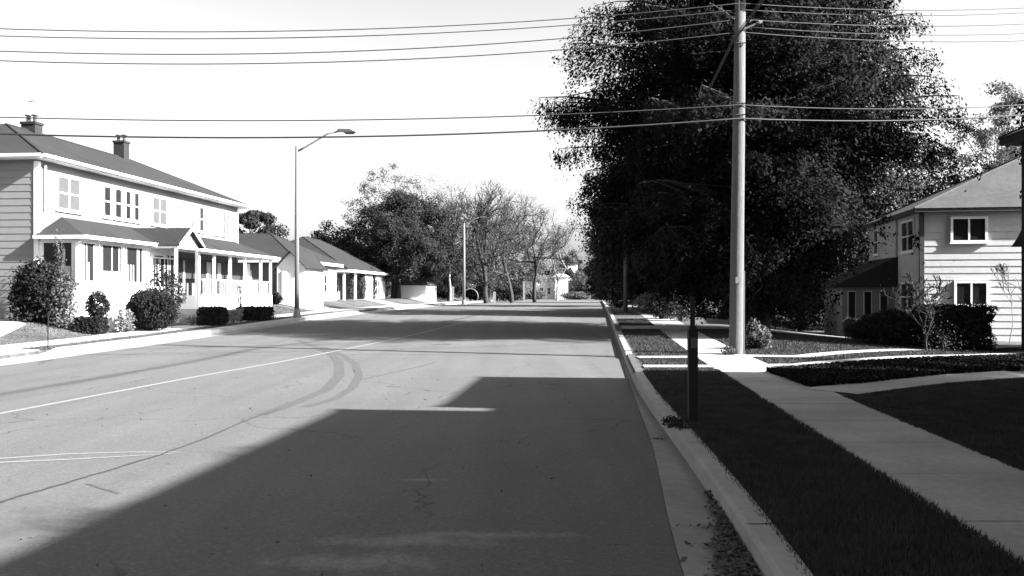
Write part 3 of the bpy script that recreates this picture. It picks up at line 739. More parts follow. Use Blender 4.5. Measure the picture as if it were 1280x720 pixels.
# ------------------------------------------------------------------ far buildings
def far_house(name, label, px0, px1, d, z1, zr, m, mr, yl=6):
    xw = (px1 - px0) / F * d; p0 = G(px0, d)
    t = thing(name, label, 'building', (p0.x, d, .65), 0)
    MB().box(0, xw, 0, yl, 0, z1 - .65).build('wall', m, t)
    MB().hexa([(-.3, -.3, z1 - .65), (xw + .3, -.3, z1 - .65), (xw + .3, yl + .3, z1 - .65), (-.3, yl + .3, z1 - .65)], [(.3, yl / 2 - .1, zr - .65), (xw - .3, yl / 2 - .1, zr - .65), (xw - .3, yl / 2 + .1, zr - .65), (.3, yl / 2 + .1, zr - .65)]).build('roof', mr, t)
    for i in range(2):
        a = xw * (.2 + .4 * i); window(t, '-y', a, a + xw * .2, .9, 2.2, 0, 2)
    return t
far_house('far_white_house', 'bright white low building beyond the end of the road, left part', 670, 693, 158, 4.3, 5.1, M_white, M_roof2)
far_house('far_white_house', 'bright white garage with dark doorway at the road end, right of the low building', 694, 710, 156, 4.7, 5.3, M_white, M_white, 8)
far_house('far_white_house', 'small pale house between tree trunks left of the white buildings', 655, 666, 160, 4.2, 5, M_white, M_roof2)
far_house('far_white_house', 'tall pale gabled house showing above the far shrubs', 709, 722, 230, 9.5, 11.5, M_white, M_roof)

# ------------------------------------------------------------------ poles, lamps, wires
PB = Vector((5.35, 21.0, gz(lat(920, 21), 21)))
up = thing('utility_pole', 'tall weathered wooden utility pole beside the sidewalk, carrying the wires', 'utility pole', PB)
MB().tube([(0, 0, -.3), (0, 0, 0), (.03, 0, 3), (.07, 0, 6), (.11, 0, 9.6)], [.175, .17, .155, .14, .115], 20).build('pole', M_wood, up, True)
zt = 8.25
MB().box(-.4, .62, -.26, -.155, 8.42, 8.52).build('crossarm', M_brown, up)
for xx in (-.33, .3, .56):
    MB().tube([(xx, -.2, 8.52), (xx, -.2, 8.58), (xx, -.2, 8.61), (xx, -.2, 8.64), (xx, -.2, 8.7)], [.02, .02, .055, .045, .04], 8).build('insulator', M_ceram, up)
MB().tube([(.1, -.12, 7.7), (.5, -.15, 7.88)], .025, 6).build('bracket', M_steel, up)
MB().tube([(.45, -.15, 7.86), (.5, -.15, 7.88), (.58, -.15, 7.91)], [.03, .045, .03], 8).build('insulator', M_steel, up)
for zz in (5.65, 5.92, 7.35): MB().tube([(.02 + .01 * zz, -.17, zz), (.02 + .01 * zz, -.1, zz)], .035, 6).tube([(-.1 + .01 * zz, -.12, zz + .05), (.12 + .01 * zz, -.15, zz + .05)], .018, 5).build('clamp', M_metal, up)
MB().tube([(.165, -.06, 0), (.17, -.055, 1.0), (.175, -.05, 2.0)], .02, 6).build('ground_wire_cover', M_metal, up)
MB().box(-.06, .06, -.178, -.165, 1.7, 1.85).build('tag_plate', M_steel, up)
# second pole
D2 = 49.; p2 = G(782, D2)
u2 = thing('utility_pole', 'thin far pole in front of the dark tree at the kerb', 'utility pole', p2)
MB().tube([(0, 0, -.2), (0, 0, 2.5), (0, 0, 4.85)], [.13, .115, .10], 12).build('pole', M_wood, u2, True)
MB().tube([(0, 0, 3.55), (0, 0, 3.95)], .15, 10).build('band', M_metal, u2)
# left pole, outside the frame, where the cross-street wires end
LP = Vector((-14.0, 18.0, gz(-15.5, 18)))
u3 = thing('utility_pole', 'wooden utility pole across the street where the wires end', 'utility pole', LP)
MB().tube([(0, 0, -.3), (0, 0, 4), (0, 0, 9.4)], [.17, .15, .12], 16).build('pole', M_wood, u3, True)
RP = Vector((21.0, 27.0, 0))
u4 = thing('utility_pole', 'wooden utility pole outside the right edge where the wires end', 'utility pole', RP)
MB().tube([(0, 0, -.6), (0, 0, 4), (0, 0, 10.6)], [.17, .15, .12], 16).build('pole', M_wood, u4, True)
def span(A, B, sag, n=28):
    return [A.lerp(B, t) - Vector((0, 0, 4 * sag * t * (1 - t))) for t in np.linspace(0, 1, n)]
def solve_left(yp, y400, y0, dx=0., dd=0.):
    """end height at the left pole and sag so that the span crosses the measured rows"""
    A = pt(925 + dx, yp, 21 + dd)
    def row(p): return HZ - (p.z - H) * F / p.y
    def tcol(px):   # parameter where the (straight) plan line meets column px
        k = (px - 640) / F; bx, by = LP.x, LP.y
        return (A.x - k * A.y) / ((A.x - bx) - k * (A.y - by))
    eqs = []
    for px, yy in ((400, y400), (0, y0)):
        t = tcol(px); dep = A.y + (LP.y - A.y) * t; z = H + (HZ - yy) / F * dep
        eqs.append((t, -4 * t * (1 - t), z - A.z * (1 - t)))
    (a, b, c), (d, e, f) = eqs
    det = a * e - b * d; zB = (c * e - b * f) / det; sag = (a * f - c * d) / det
    return A, Vector((LP.x, LP.y, zB)), sag
wires = [(4, 38, 36, 10, .011, -.3), (12, 46.5, 45, 16, .011, -.08), (24, 65.5, 64, 30, .012, .0), (40, 78, 76, 51, .012, 0), (131, 150.5, 146.5, 131, .013, -.2), (148, 171.5, 167.5, 143.5, .02, -.2)]
lab = ['topmost thin overhead wire crossing the street', 'second overhead wire from the top', 'third overhead wire from the top, just under the upper pair', 'lowest of the four thin upper wires', 'upper of the two low cables crossing in front of the roofs', 'lowest and thickest black cable crossing in front of the roofs and street lamp']
for (yp, y4, y0, yr, r, dd), lb in zip(wires, lab):
    A, B, sag = solve_left(yp, y4, y0, 0, dd)
    A2 = A
    zr = H + (HZ - yr) / F * 25.3
    RB = Vector((RP.x, RP.y, 0)); t = .45
    # find the end height at the right pole through the measured row at column 1280
    k = 640 / F; tt = (A.x - k * A.y) / ((A.x - RB.x) - k * (A.y - RB.y)); dep = A.y + (RB.y - A.y) * tt
    sg = .35; RB.z = (H + (HZ - yr) / F * dep + 4 * sg * tt * (1 - tt) - A.z * (1 - tt)) / tt
    P = span(B, A, sag)[:-1] + span(A2, RB, sg, 20)
    o = MB().tube(P, r, 5).build('overhead_wire', M_wire, None, True); tag(o, lb, 'wire', 'overhead wires across the street')
A = pt(925, 33, 21); RB = Vector((RP.x, RP.y, 0)); k = 640 / F; tt = (A.x - k * A.y) / ((A.x - RB.x) - k * (A.y - RB.y)); dep = A.y + (RB.y - A.y) * tt
RB.z = (H + (HZ - 42) / F * dep + .35 * 4 * tt * (1 - tt) - A.z * (1 - tt)) / tt
o = MB().tube(span(A, RB, .35, 20), .011, 5).build('overhead_wire', M_wire, None, True); tag(o, 'thin wire seen against the sky only right of the big dark tree, fourth of five', 'wire', 'overhead wires across the street')
# cable bundle along the street
C1 = Vector((5.22, 20.8, 7.56)); C2 = Vector((p2.x, D2, p2.z + 4.7)); C0 = Vector((4.4, -2, 8.9))
for i, (dz, r, lb) in enumerate(((0, .021, 'thick twisted cable running along the street from the pole, lowest of three'), (.06, .009, 'middle cable of the bundle that runs along the street past the pole'), (.10, .007, 'thin topmost cable of the bundle that runs along the street past the pole'))):
    off = Vector((0, 0, dz)); P = span(C0 + off, C1 + off, .35, 16)[:-1] + span(C1 + off, C2 + off * .3, .5, 24)
    o = MB().tube(P, r, 6).build('street_cable', M_wire, None, True); tag(o, lb, 'cable', 'cables along the street')
# guy/service lead seen on the upper left of the tree
o = MB().tube([pt(728, 20, 21), pt(755, 42, 22.5)], .009, 5).build('tie_wire', M_wire); tag(o, 'short slanting wire between the upper wires at the left edge of the big tree', 'wire')
# street lamps
def lamp(label, px, D, hpx_top, lit=True, arm=2.6, r=.09, dirx=1):
    b = G(px, D); z1 = H + (HZ - hpx_top) / F * D - b.z
    t = thing('street_lamp', label, 'street lamp', b, 0, 'street lamps along the left side of the street')
    MB().tube([(0, 0, 0), (0, 0, z1 * .5), (0, 0, z1)], [r * 1.15, r, r * .75], 14).build('pole', M_steel, t, True)
    MB().tube([(0, 0, 0), (0, 0, .12), (0, 0, .45)], [r * 2, r * 1.9, r * 1.3], 14).build('base', M_steel, t)
    q = arm / 2.6
    MB().tube([(0, 0, z1 - .25), (.35 * q, 0, z1 - .05), (.9 * q, 0, z1 + .28 * q), (1.35 * q, 0, z1 + .55 * q), (1.9 * q, 0, z1 + .68 * q)], [.05, .045, .042, .04, .036], 8).build('arm', M_steel, t, True)
    h = MB(); X = 1.8 * q; Z = z1 + .72 * q
    h.hexa([(X, -.1, Z - .06), (X + .85 * q, -.14, Z - .10), (X + .85 * q, .14, Z - .10), (X, .1, Z - .06)], [(X + .05, -.06, Z + .07), (X + .6 * q, -.08, Z + .05), (X + .6 * q, .08, Z + .05), (X + .05, .06, Z + .07)])
    hd = h.build('lamp_head', M_metal, t)
    g = MB(); g.hexa([(X + .38 * q, -.09, Z - .17), (X + .72 * q, -.09, Z - .17), (X + .72 * q, .09, Z - .17), (X + .38 * q, .09, Z - .17)], [(X + .3 * q, -.12, Z - .085), (X + .8 * q, -.12, Z - .1), (X + .8 * q, .12, Z - .1), (X + .3 * q, .12, Z - .085)])
    g.build('lens', M_glassp, hd)
    return t
lamp('grey street lamp with curved arm in front of the hip roofed house, the nearer one', 371, 41.0, 183, arm=2.7, r=.10)
lamp('small far street lamp in front of the bare trees', 580, 84.0, 279, arm=2.2, r=.13)

# mailbox post beside the kerb
b = G(866, 10.2)
mbx = thing('mailbox_post', 'blackened square wooden post standing in the grass by the kerb', 'post', b)
MB().hexa([(-.052, -.052, -.1), (.052, -.052, -.1), (.052, .052, -.1), (-.052, .052, -.1)], [(-.055, -.05, 1.08), (.05, -.05, 1.08), (.05, .05, 1.08), (-.055, .05, 1.08)]).build('post', M_postw, mbx)
MB().hexa([(-.045, -.045, 1.081), (.042, -.045, 1.081), (.042, .045, 1.081), (-.045, .045, 1.081)], [(-.04, -.04, 1.115), (.036, -.04, 1.115), (.036, .04, 1.115), (-.04, .04, 1.115)]).build('cap', M_postw, mbx)
MB().box(-.03, .024, -.012, .012, 1.1, 1.46).build('slat', M_postw, mbx)
MB().box(-.035, .035, -.056, -.0515, .86, .98).build('plate', M_metal, mbx)
b = G(60, 22.8)
st = MB().tube([(0, 0, -.1), (0, 0, .5), (.01, 0, .95)], .014, 6).box(-.02, .04, -.01, .01, .85, .95).build('marker_stake', M_postw); st.location = b
tag(st, 'thin dark stake standing at the driveway edge near the left side', 'stake')

# ------------------------------------------------------------------ trees
def bough_tree(name, label, base, h, z0, prof, nb, nleaf, lsize, mleaf, seed, trunk_r=.45):
    global rng
    rng = np.random.default_rng(seed); root = thing(name, label, 'tree', base)
    pz = [p[0] for p in prof]; pr = [p[1] for p in prof]
    tt = h * .9; S = []; C = []; CR_ = []; OUT = []
    pts = [np.array([math.sin(q * 3) * .3, math.cos(q * 4) * .2, tt * q]) for q in np.linspace(0, 1, 12)]
    for i in range(11): S.append((pts[i], pts[i + 1], trunk_r * (1 - i / 12.5) * (1.3 if i == 0 else 1), trunk_r * (1 - (i + 1) / 12.5)))
    for b in range(nb):
        t = ((b + rng.uniform(0, 1)) / nb) ** 1.05; z = z0 + t * (h - z0); th = b * 2.39996 + rng.normal() * .25
        Rr = np.interp(t, pz, pr) * (rng.uniform(.90, 1.06) if rng.uniform() < .6 else rng.uniform(.5, .9))
        if math.cos(th) > 0: Rr *= 1 - .52 * sm((8.2 - z) / 2.8) * math.cos(th)
        if z > 8: Rr *= 1 - .14 * math.cos(th)
        up = rng.uniform(.2, .9) * (1 if t > .25 else .3); dr = rng.uniform(.6, 1.6) * (1.2 - t)
        zs = min(max(z - Rr * .35 * (.4 + t), .12 * h), tt * .97)
        q = zs / tt; p0 = np.array([np.interp(q, np.linspace(0, 1, 12), [p[j] for p in pts]) for j in range(3)])
        path = []
        for k in np.linspace(0, 1, 9):
            r = Rr * k; zz = zs + (z - zs) * k + up * math.sin(k * math.pi * .8) - dr * max(0, k - .55) ** 2 * 2.2
            path.append(np.array([math.cos(th + .25 * k * math.sin(b)) * r + p0[0] * (1 - k), math.sin(th + .25 * k * math.sin(b)) * r + p0[1] * (1 - k), max(zz, .5)]))
        r0 = .05 + .016 * Rr * (1.2 - t)
        for k in range(8): S.append((path[k], path[k + 1], r0 * (1 - k / 8.6), r0 * (1 - (k + 1) / 8.6)))
        for k in np.linspace(.25, 1.0, int(5 + Rr * 2.2)):
            i = min(7, int(k * 8)); f = k * 8 - i; p = path[i] * (1 - f) + path[i + 1] * f
            w = (1 - k) * Rr * .30 + .18
            for m_ in range(3):
                side = rng.normal(); off = np.array([-math.sin(th), math.cos(th), 0]) * side * w * 1.3
                c = p + off + np.array([0, 0, -abs(side) * .15 - rng.uniform(0, .3)])
                C.append(c); CR_.append(rng.uniform(.26, .52)); OUT.append((math.cos(th), math.sin(th), .5))
                if m_ < 2: S.append((p, c, .012, .005))
    C = np.array(C); CR_ = np.array(CR_); OUT = np.array(OUT); n = len(C)
    V, Fc = segs_mesh([s_[0] for s_ in S], [s_[1] for s_ in S], [s_[2] for s_ in S], [s_[3] for s_ in S], 6)
    mesh_np('trunk', V, Fc, M_bark, root, True)
    idx = rng.integers(0, n, nleaf); g = rng.normal(size=(nleaf, 3)); g /= np.linalg.norm(g, axis=1)[:, None]; g *= rng.uniform(0, 1, nleaf)[:, None] ** .75
    P = C[idx] + g * CR_[idx][:, None] * np.array([1, 1, .8]); P[:, 2] -= rng.exponential(.16, nleaf)
    V, Fc = leaves_mesh(P, lsize, 1.1, N=OUT[idx] * .8 + g * .6 + np.array([0, 0, .3]))
    mesh_np('crown', V, Fc, mleaf, root)
    return root
bough_tree('broadleaf_tree', 'huge dark broadleaf tree with drooping boughs filling the upper right behind the utility pole', (8.6, 31.0, -.05), 17.0, 2.0,
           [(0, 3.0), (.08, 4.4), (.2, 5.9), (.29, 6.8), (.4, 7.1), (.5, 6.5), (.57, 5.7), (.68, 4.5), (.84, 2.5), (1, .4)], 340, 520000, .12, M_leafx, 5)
def Tg(px, d): return G(px, d)
# dark trees that close the view under and behind the big one
leafy_tree('broadleaf_tree', 'dark low branched tree just left of and behind the huge tree, near the far pole', Tg(815, 52), 12, [(0, .7), (.3, 1), (.7, .8), (1, .2)], 4.0, 4.5, 160, 70000, .17, M_leafd, z0=.8, droop=.4, cl_r=1.1, trunk_r=.22, seed=11, nl=30, group='dark trees behind the huge tree')
leafy_tree('broadleaf_tree', 'dark tree behind the trunk of the utility pole', Tg(905, 47), 13, [(0, .8), (.3, 1), (.7, .85), (1, .2)], 5.0, 4.5, 200, 90000, .17, M_leafd, z0=.3, droop=.4, cl_r=1.1, trunk_r=.22, seed=12, nl=30, group='dark trees behind the huge tree')
leafy_tree('broadleaf_tree', 'dark tree between the utility pole and the side wing of the siding house', Tg(1000, 49), 12, [(0, .8), (.3, 1), (.7, .85), (1, .2)], 5.2, 4.5, 200, 90000, .17, M_leafd, z0=.3, droop=.4, cl_r=1.1, trunk_r=.22, seed=13, nl=30, group='dark trees behind the huge tree')
leafy_tree('broadleaf_tree', 'dark tree standing right behind the side wing of the siding house', Tg(1075, 55), 12.5, [(0, .8), (.3, 1), (.7, .85), (1, .2)], 5.4, 4.5, 200, 80000, .19, M_leafd, z0=.3, droop=.3, cl_r=1.2, trunk_r=.22, seed=14, nl=30, group='dark trees behind the huge tree')
leafy_tree('broadleaf_tree', 'mid dark tree showing over the left slope of the siding house roof', Tg(1170, 58), 11.5, [(0, .6), (.4, 1), (.75, .7), (1, .15)], 4.6, 4, 110, 26000, .2, M_leafd, z0=2, droop=.2, cl_r=1.0, trunk_r=.2, seed=15, nl=40, group='dark trees behind the huge tree')
leafy_tree('slender_tree', 'slender feathery tree against the sky above the siding house roof', Tg(1248, 55), 15.2, [(0, .4), (.45, .8), (.7, 1), (.9, .55), (1, .1)], 2.6, 2.4, 90, 15000, .17, M_leafm, z0=4, droop=-.5, cl_r=.75, trunk_r=.16, seed=16, nl=50)
leafy_tree('broadleaf_tree', 'loose dark tree at the right edge above the roof of the brown house', Tg(1290, 50), 11.5, [(0, .7), (.5, 1), (1, .3)], 4.2, 3.5, 70, 9000, .18, M_leafm, z0=4, droop=.2, cl_r=1., trunk_r=.2, seed=17, nl=40, group='dark trees behind the huge tree')
leafy_tree('broadleaf_tree', 'dark tree far down the right side of the street beyond the thin pole', Tg(790, 72), 11, [(0, .7), (.35, 1), (.75, .8), (1, .2)], 3.8, 4.5, 150, 50000, .2, M_leafd, z0=.5, cl_r=1.0, trunk_r=.22, seed=18, nl=30, group='trees on the right side of the street')
leafy_tree('broadleaf_tree', 'smaller dark tree at the far right kerb, last before the cross road', Tg(768, 98), 8.5, [(0, .8), (.4, 1), (1, .2)], 3.2, 3.2, 90, 22000, .24, M_leafd, z0=.6, cl_r=.9, trunk_r=.2, seed=19, nl=20, group='trees on the right side of the street')
# left and centre
leafy_tree('broadleaf_tree', 'dense dark spreading tree beside the white garage', Tg(497, 86), 10.0, [(0, .75), (.2, 1), (.5, .95), (.8, .6), (1, .2)], 6.4, 5, 230, 80000, .2, M_leafd, z0=1.9, droop=.2, cl_r=1.15, trunk_r=.32, seed=21, nl=30, lean=(.5, 0))
leafy_tree('broadleaf_tree', 'tall pale leaved tree rising above the dense dark tree', Tg(492, 97), 14.6, [(0, .5), (.4, .9), (.65, 1), (.85, .75), (1, .25)], 5.6, 4.5, 150, 15000, .22, M_leafl, z0=3.5, droop=-.2, cl_r=.95, trunk_r=.28, seed=22, nl=60, flat=.55)
leafy_tree('broadleaf_tree', 'grey green rounded tree right of the dense dark tree', Tg(562, 100), 12.6, [(0, .6), (.4, 1), (.8, .7), (1, .2)], 4.6, 4, 150, 26000, .18, M_leafm, z0=1.5, cl_r=1., trunk_r=.25, seed=23, nl=60)
bare_tree('bare_tree', 'thin leafless tree with pale stem above the far lamp', Tg(563, 90), 13.2, .75, 5, .12, seed=24, mbark=M_barkp, first=.3, leaves=600, lsize=.2, mleaf=M_leafm)
bare_tree('bare_tree', 'large forked tree with nearly bare crown just right of the far lamp', Tg(608, 92), 13.0, .95, 7, .30, seed=25, first=.22, leaves=3500, lsize=.15, mleaf=M_leafm)
bare_tree('bare_tree', 'second nearly bare tree leaning right of the large forked tree', Tg(640, 96), 12.4, 1.0, 7, .26, seed=26, first=.22, leaves=3500, lsize=.15, mleaf=M_leafm)
bare_tree('bare_tree', 'thin leafed tree with pale trunk near the white far buildings', Tg(668, 104), 11.4, 1.0, 7, .24, seed=27, first=.22, leaves=3500, lsize=.151, mleaf=M_leafm)
bare_tree('bare_tree', 'light twiggy tree reaching over the gap at the end of the street', Tg(696, 125), 10.5, 1.05, 6, .2, seed=28, first=.2, leaves=2500, lsize=.22, mleaf=M_leafm, mbark=M_barkp)
leafy_tree('broadleaf_tree', 'grey tree behind the bare trees in the middle distance', Tg(620, 118), 12.4, [(0, .7), (.4, 1), (.8, .75), (1, .2)], 7.5, 4, 170, 26000, .22, M_leafm, z0=1, cl_r=1.2, trunk_r=.25, seed=29, nl=40)
for i, (px, d, h, rx, lb) in enumerate(((700, 175, 8.5, 4, 'far dark tree behind the white garage at the end of the road'), (735, 165, 6.4, 4.2, 'far low dark tree right of the white buildings'), (757, 150, 5.2, 3.2, 'far bushy tree beside the road end at the right'), (590, 150, 9, 7, 'far dark tree behind the large forked tree'), (650, 190, 9, 8, 'far tree filling behind the pale trunked tree'), (530, 140, 9, 8, 'far dark tree right of the dense dark tree'), (716, 260, 14, 4, 'small far tree rising beside the tall pale gabled house'))):
    leafy_tree('far_tree', lb, (G(px, d).x, d, .7), h, [(0, .8), (.4, 1), (1, .25)], rx, 3, 80, 12000, .38, M_leafd if i % 2 == 0 else M_leafm, z0=.4, cl_r=1.2, trunk_r=.25, seed=40 + i, nl=10, group='far trees beyond the road end')
leafy_tree('broadleaf_tree', 'dark tree peeking between the two storey house and the bungalow roof', Tg(312, 78), 7.9, [(0, .7), (.5, 1), (1, .3)], 3.6, 3, 90, 22000, .25, M_leafd, z0=2, cl_r=.8, trunk_r=.22, seed=50, nl=20)
leafy_tree('broadleaf_tree', 'small dark tree behind the ridge of the hip roofed house', Tg(412, 100), 8.4, [(0, .8), (.5, 1), (1, .2)], 4.2, 3, 70, 16000, .26, M_leafd, z0=2, cl_r=.9, trunk_r=.22, seed=51, nl=20)
# off-frame tree by the corner house whose crown softens the near shadow edge
leafy_tree('broadleaf_tree', 'tree beside the corner house to the right of the camera', (9.0, -6.5, 0), 10.5, [(0, .6), (.4, 1), (.8, .8), (1, .3)], 3.6, 3.6, 110, 26000, .2, M_leafd, z0=2.5, cl_r=1., trunk_r=.25, seed=60, nl=20)

leafy_tree('broadleaf_tree', 'unseen tree added between the brown house and the siding house to shade the lawn', (19.5, 28.2, -.2), 11.3, [(0, .6), (.4, 1), (.8, .8), (1, .3)], 2.45, 2.4, 130, 46000, .18, M_leafd, z0=.9, cl_r=.9, trunk_r=.22, seed=61, nl=20)  # unseen tree, added to shade the lawn right of the utility pole
leafy_tree('broadleaf_tree', 'small unseen tree added outside the right edge to shade the ground cover bed', (19.5, 14.6, -.1), 8.0, [(0, .7), (.4, 1), (.8, .8), (1, .3)], 2.7, 2.5, 90, 24000, .18, M_leafd, z0=1.2, cl_r=.8, trunk_r=.18, seed=62, nl=20)  # unseen tree, added to throw shade on the ground cover bed
for i_, (x_, y_, h_, r_) in enumerate(((6.9, .4, 6.1, 1.5), (7.1, 2.9, 6.0, 1.4), (7.4, 5.4, 6.1, 1.3), (7.9, 7.7, 6.1, 1.2))):  # out of view, added so their crowns soften the near shadow edge
    leafy_tree('unseen_shade_tree', ('unseen small tree close to the camera, added to soften the corner house shadow', 'second unseen small tree added along the corner house wall to soften its shadow', 'third unseen small tree added along the corner house wall to soften its shadow', 'unseen small tree nearest the notch, added to soften the corner house shadow')[i_], (x_, y_, 0), h_, [(0, .5), (.4, 1), (.8, .8), (1, .3)], r_, r_, 60, 9000, .1, M_leafd, z0=2.2, cl_r=.5, trunk_r=.1, seed=70 + i_, nl=20, group='unseen trees added to soften the corner house shadow')
# ------------------------------------------------------------------ shrubs and hedges
def Sh(name, label, px, d, wpx, h, n, ls, m, seed, **k):
    w = wpx / F * d / 2; b = G(px, d)
    ry = k.pop('ry', w * .8)
    return shrub(name, label, b, w, ry, h, n, ls, m, seed, **k)
Sh('shrub', 'tall leafy bush at the near corner of the glazed porch, leftmost of the bushes', 50, 29.2, 62, 1.95, 7000, .11, M_leafh, 1, loose=.5)
Sh('shrub', 'paler loose shrub in front of the porch side window, right of the leftmost bush', 76, 29.0, 34, 1.75, 2200, .10, M_leafm, 2, loose=.9)
Sh('shrub', 'spindly climbing shrub reaching up the porch side window', 74, 30.3, 14, 3.0, 700, .09, M_leafm, 3, loose=1.0)
# ball topiary
b = G(122, 29.6); t = thing('topiary', 'clipped ball shaped shrub on a short stem above the low box hedge', 'shrub', b)
rng = np.random.default_rng(5); n = 2600; u = rng.normal(size=(n, 3)); u /= np.linalg.norm(u, axis=1)[:, None]; u *= rng.uniform(.7, 1.05, n)[:, None] * np.array([.36, .36, .44]) * (1 + .12 * np.sin(u @ np.array([[3., 1, 2], [1, -4, 2], [2, 2, 5]])).sum(1) / 2)[:, None]; u[:, 2] += .93
V, Fc = leaves_mesh(u, .085); mesh_np('foliage', V, Fc, M_leafh, t); MB().tube([(0, 0, -.1), (0.02, 0, .8)], .05, 7).build('stem', M_bark, t)
Sh('hedge', 'low clipped box hedge under the ball shaped shrub', 114, 29.2, 36, .56, 3000, .06, M_leafh, 6, box=True, cat='hedge')
Sh('shrub', 'big dome shaped bush in front of the porch, widest on this side', 189, 31.2, 66, 1.5, 9000, .075, M_leafh, 7, loose=.1)
Sh('shrub', 'taller loose shrub directly behind the big dome bush', 205, 32.6, 40, 2.05, 3200, .09, M_leafh, 8, loose=.6)
Sh('shrub', 'small pale flowering plant left of the big dome bush', 154, 30.2, 22, .75, 900, .08, M_leafl, 9, loose=.9)
Sh('shrub', 'low rounded box bush right of the entry posts', 266, 34.6, 34, .75, 3500, .07, M_leafh, 10, box=True)
Sh('shrub', 'light leafed clump between the entry and the low hedge', 291, 36.6, 20, .62, 900, .08, M_leafl, 11, loose=.9)
Sh('hedge', 'long low hedge under the far open porch bays', 318, 38.6, 44, .62, 3500, .08, M_leafh, 12, box=True, cat='hedge')
Sh('shrub', 'small pale plant at the foot of the right entry post', 240, 34.6, 22, .4, 700, .07, M_leafl, 13, loose=.9)
Sh('shrub', 'thin rose bush standing before the open porch bays', 300, 37.4, 8, 1.5, 260, .08, M_leafl, 14, loose=1)
b = MB().box(-.13, .13, -.3, .3, 0, .75).box(-.15, .15, -.33, .33, .751, .82); g = G(141, 30.6); o = b.build('garden_pier', M_white); o.location = g; tag(o, 'short white masonry pier between the ball shrub and the dome bush', 'pier')
for i, (px, d, w_, h, m, lb) in enumerate(((386, 66, 16, 2.3, M_leafm, 'upright climbing shrub on the dark porch of the hip roofed house'), (404, 67, 24, 2.6, M_leafh, 'dark tall shrub in the corner porch of the hip roofed house'), (440, 74, 10, 2.3, M_leafm, 'leafy climber beside the white porch post of the hip roofed house'), (453, 76, 9, 2.5, M_leafm, 'second climber on the street side of the hip roofed house'), (466, 79, 9, 2.6, M_leafh, 'dark narrow shrub at the far corner of the hip roofed house'), (345, 51, 14, .6, M_leafh, 'low dark plants at the far end of the long porch'), (366, 58, 10, .6, M_leafm, 'small shrub beside the white vestibule'))):
    Sh('shrub', lb, px, d, w_, h, 1600, .13, m, 20 + i, loose=.6)
for i, (px, d, w_, h, m, lb) in enumerate(((520, 98, 34, 2.0, M_leafm, 'pale twiggy shrub left of the dark shrub bank in the middle distance'), (556, 104, 40, 2.9, M_leafh, 'dark shrub bank left of the far lamp'), (596, 106, 40, 3.0, M_leafh, 'dark shrub bank right of the far lamp'), (636, 112, 44, 2.4, M_leafh, 'dark shrubs below the bare trees'), (536, 93, 16, 1.9, M_leafl, 'very light flowering shrub in front of the dark shrub bank'), (669, 150, 26, 1.6, M_leafm, 'grey shrubs in front of the far pale house'), (722, 146, 40, 1.3, M_leafm, 'low hedge right of the white garage at the road end'), (765, 135, 46, 1.6, M_leafm, 'low hedge at the end of the right kerb'))):
    Sh('shrub', lb, px, d, w_, h, 2600, .2, m, 40 + i, loose=.5)
for i, (px, d, w_, h, m, lb) in enumerate(((806, 47, 30, 1.0, M_leafl, 'low light flowering border right of the thin far pole'), (826, 40, 30, 1.0, M_leafh, 'dark low shrub in the shade behind the kerb post'), (851, 38, 32, 1.75, M_leafm, 'shrub with pale blossom heads left of the kerb post'), (945, 22.6, 34, .62, M_leafm, 'small bright leafed bush just right of the utility pole foot'), (775, 60, 22, 1.0, M_leafh, 'small dark bush left of the thin far pole'), (900, 43, 60, 1.6, M_leafh, 'dark shrub bank in deep shade behind the utility pole'), (1000, 40, 80, 1.6, M_leafh, 'dark shrub bank between utility pole and siding house'), (1066, 33, 20, .8, M_leafm, 'small grey bush beside the wing of the siding house'))):
    Sh('shrub', lb, px, d, w_, h, 3200, .09, m, 60 + i, loose=.8)
Sh('hedge', 'long dark hedge before the side wing of the siding house, left part', 1112, 27.6, 92, 1.12, 9000, .07, M_leafh, 80, loose=.18, ry=.8, cat='hedge')
Sh('hedge', 'large dark rounded hedge before the front of the siding house', 1188, 27.0, 84, 1.38, 12000, .07, M_leafh, 81, box=True, ry=.9, loose=.08, cat='hedge')
bare_tree('bare_shrub', 'small leafless shrub with fine twigs sticking up out of the dark hedge', G(1158, 24.9), 2.25, 1.0, 5, .035, seed=82, first=.22, leaves=350, lsize=.05, mleaf=M_leafd)
bare_tree('bare_shrub', 'thin bare branches in front of the siding wall at the right edge', G(1262, 31.5), 2.9, .8, 5, .02, seed=83, first=.25, mbark=M_barkp)
bare_tree('bare_shrub', 'tiny twiggy plant at the foot of the dark hedge beside the driveway', G(1178, 24.2), .5, 1.2, 4, .012, seed=84, first=.2, leaves=300, lsize=.04, mleaf=M_leafm)
Sh('weeds', 'tuft of weeds at the foot of the utility pole', 912, 20.7, 14, .22, 260, .07, M_leafm, 85, loose=1, cat='weeds', stems=2)

# ------------------------------------------------------------------ small far details
def post(px, d, h, w_, m, lb, name='white_post'):
    b = G(px, d); o = MB().box(-w_ / 2, w_ / 2, -w_ / 2, w_ / 2, -.1, h).hexa([(-w_ / 2 - .03, -w_ / 2 - .03, h + .002), (w_ / 2 + .03, -w_ / 2 - .03, h + .002), (w_ / 2 + .03, w_ / 2 + .03, h + .002), (-w_ / 2 - .03, w_ / 2 + .03, h + .002)], [(-.02, -.02, h + .12), (.02, -.02, h + .12), (.02, .02, h + .12), (-.02, .02, h + .12)]).build(name, m)
    o.location = b; tag(o, lb, 'post')
post(566, 88, 1.5, .2, M_barkp, 'short pale post left of the far lamp foot')
post(655, 110, 2.4, .25, M_barkp, 'pale post in front of the grey shrubs at the road end')
post(737, 140, 2.6, .3, M_steel, 'light post standing in the hedge right of the white garage')
post(618, 92, 1.1, .3, M_barkp, 'stubby pale post under the large forked tree')
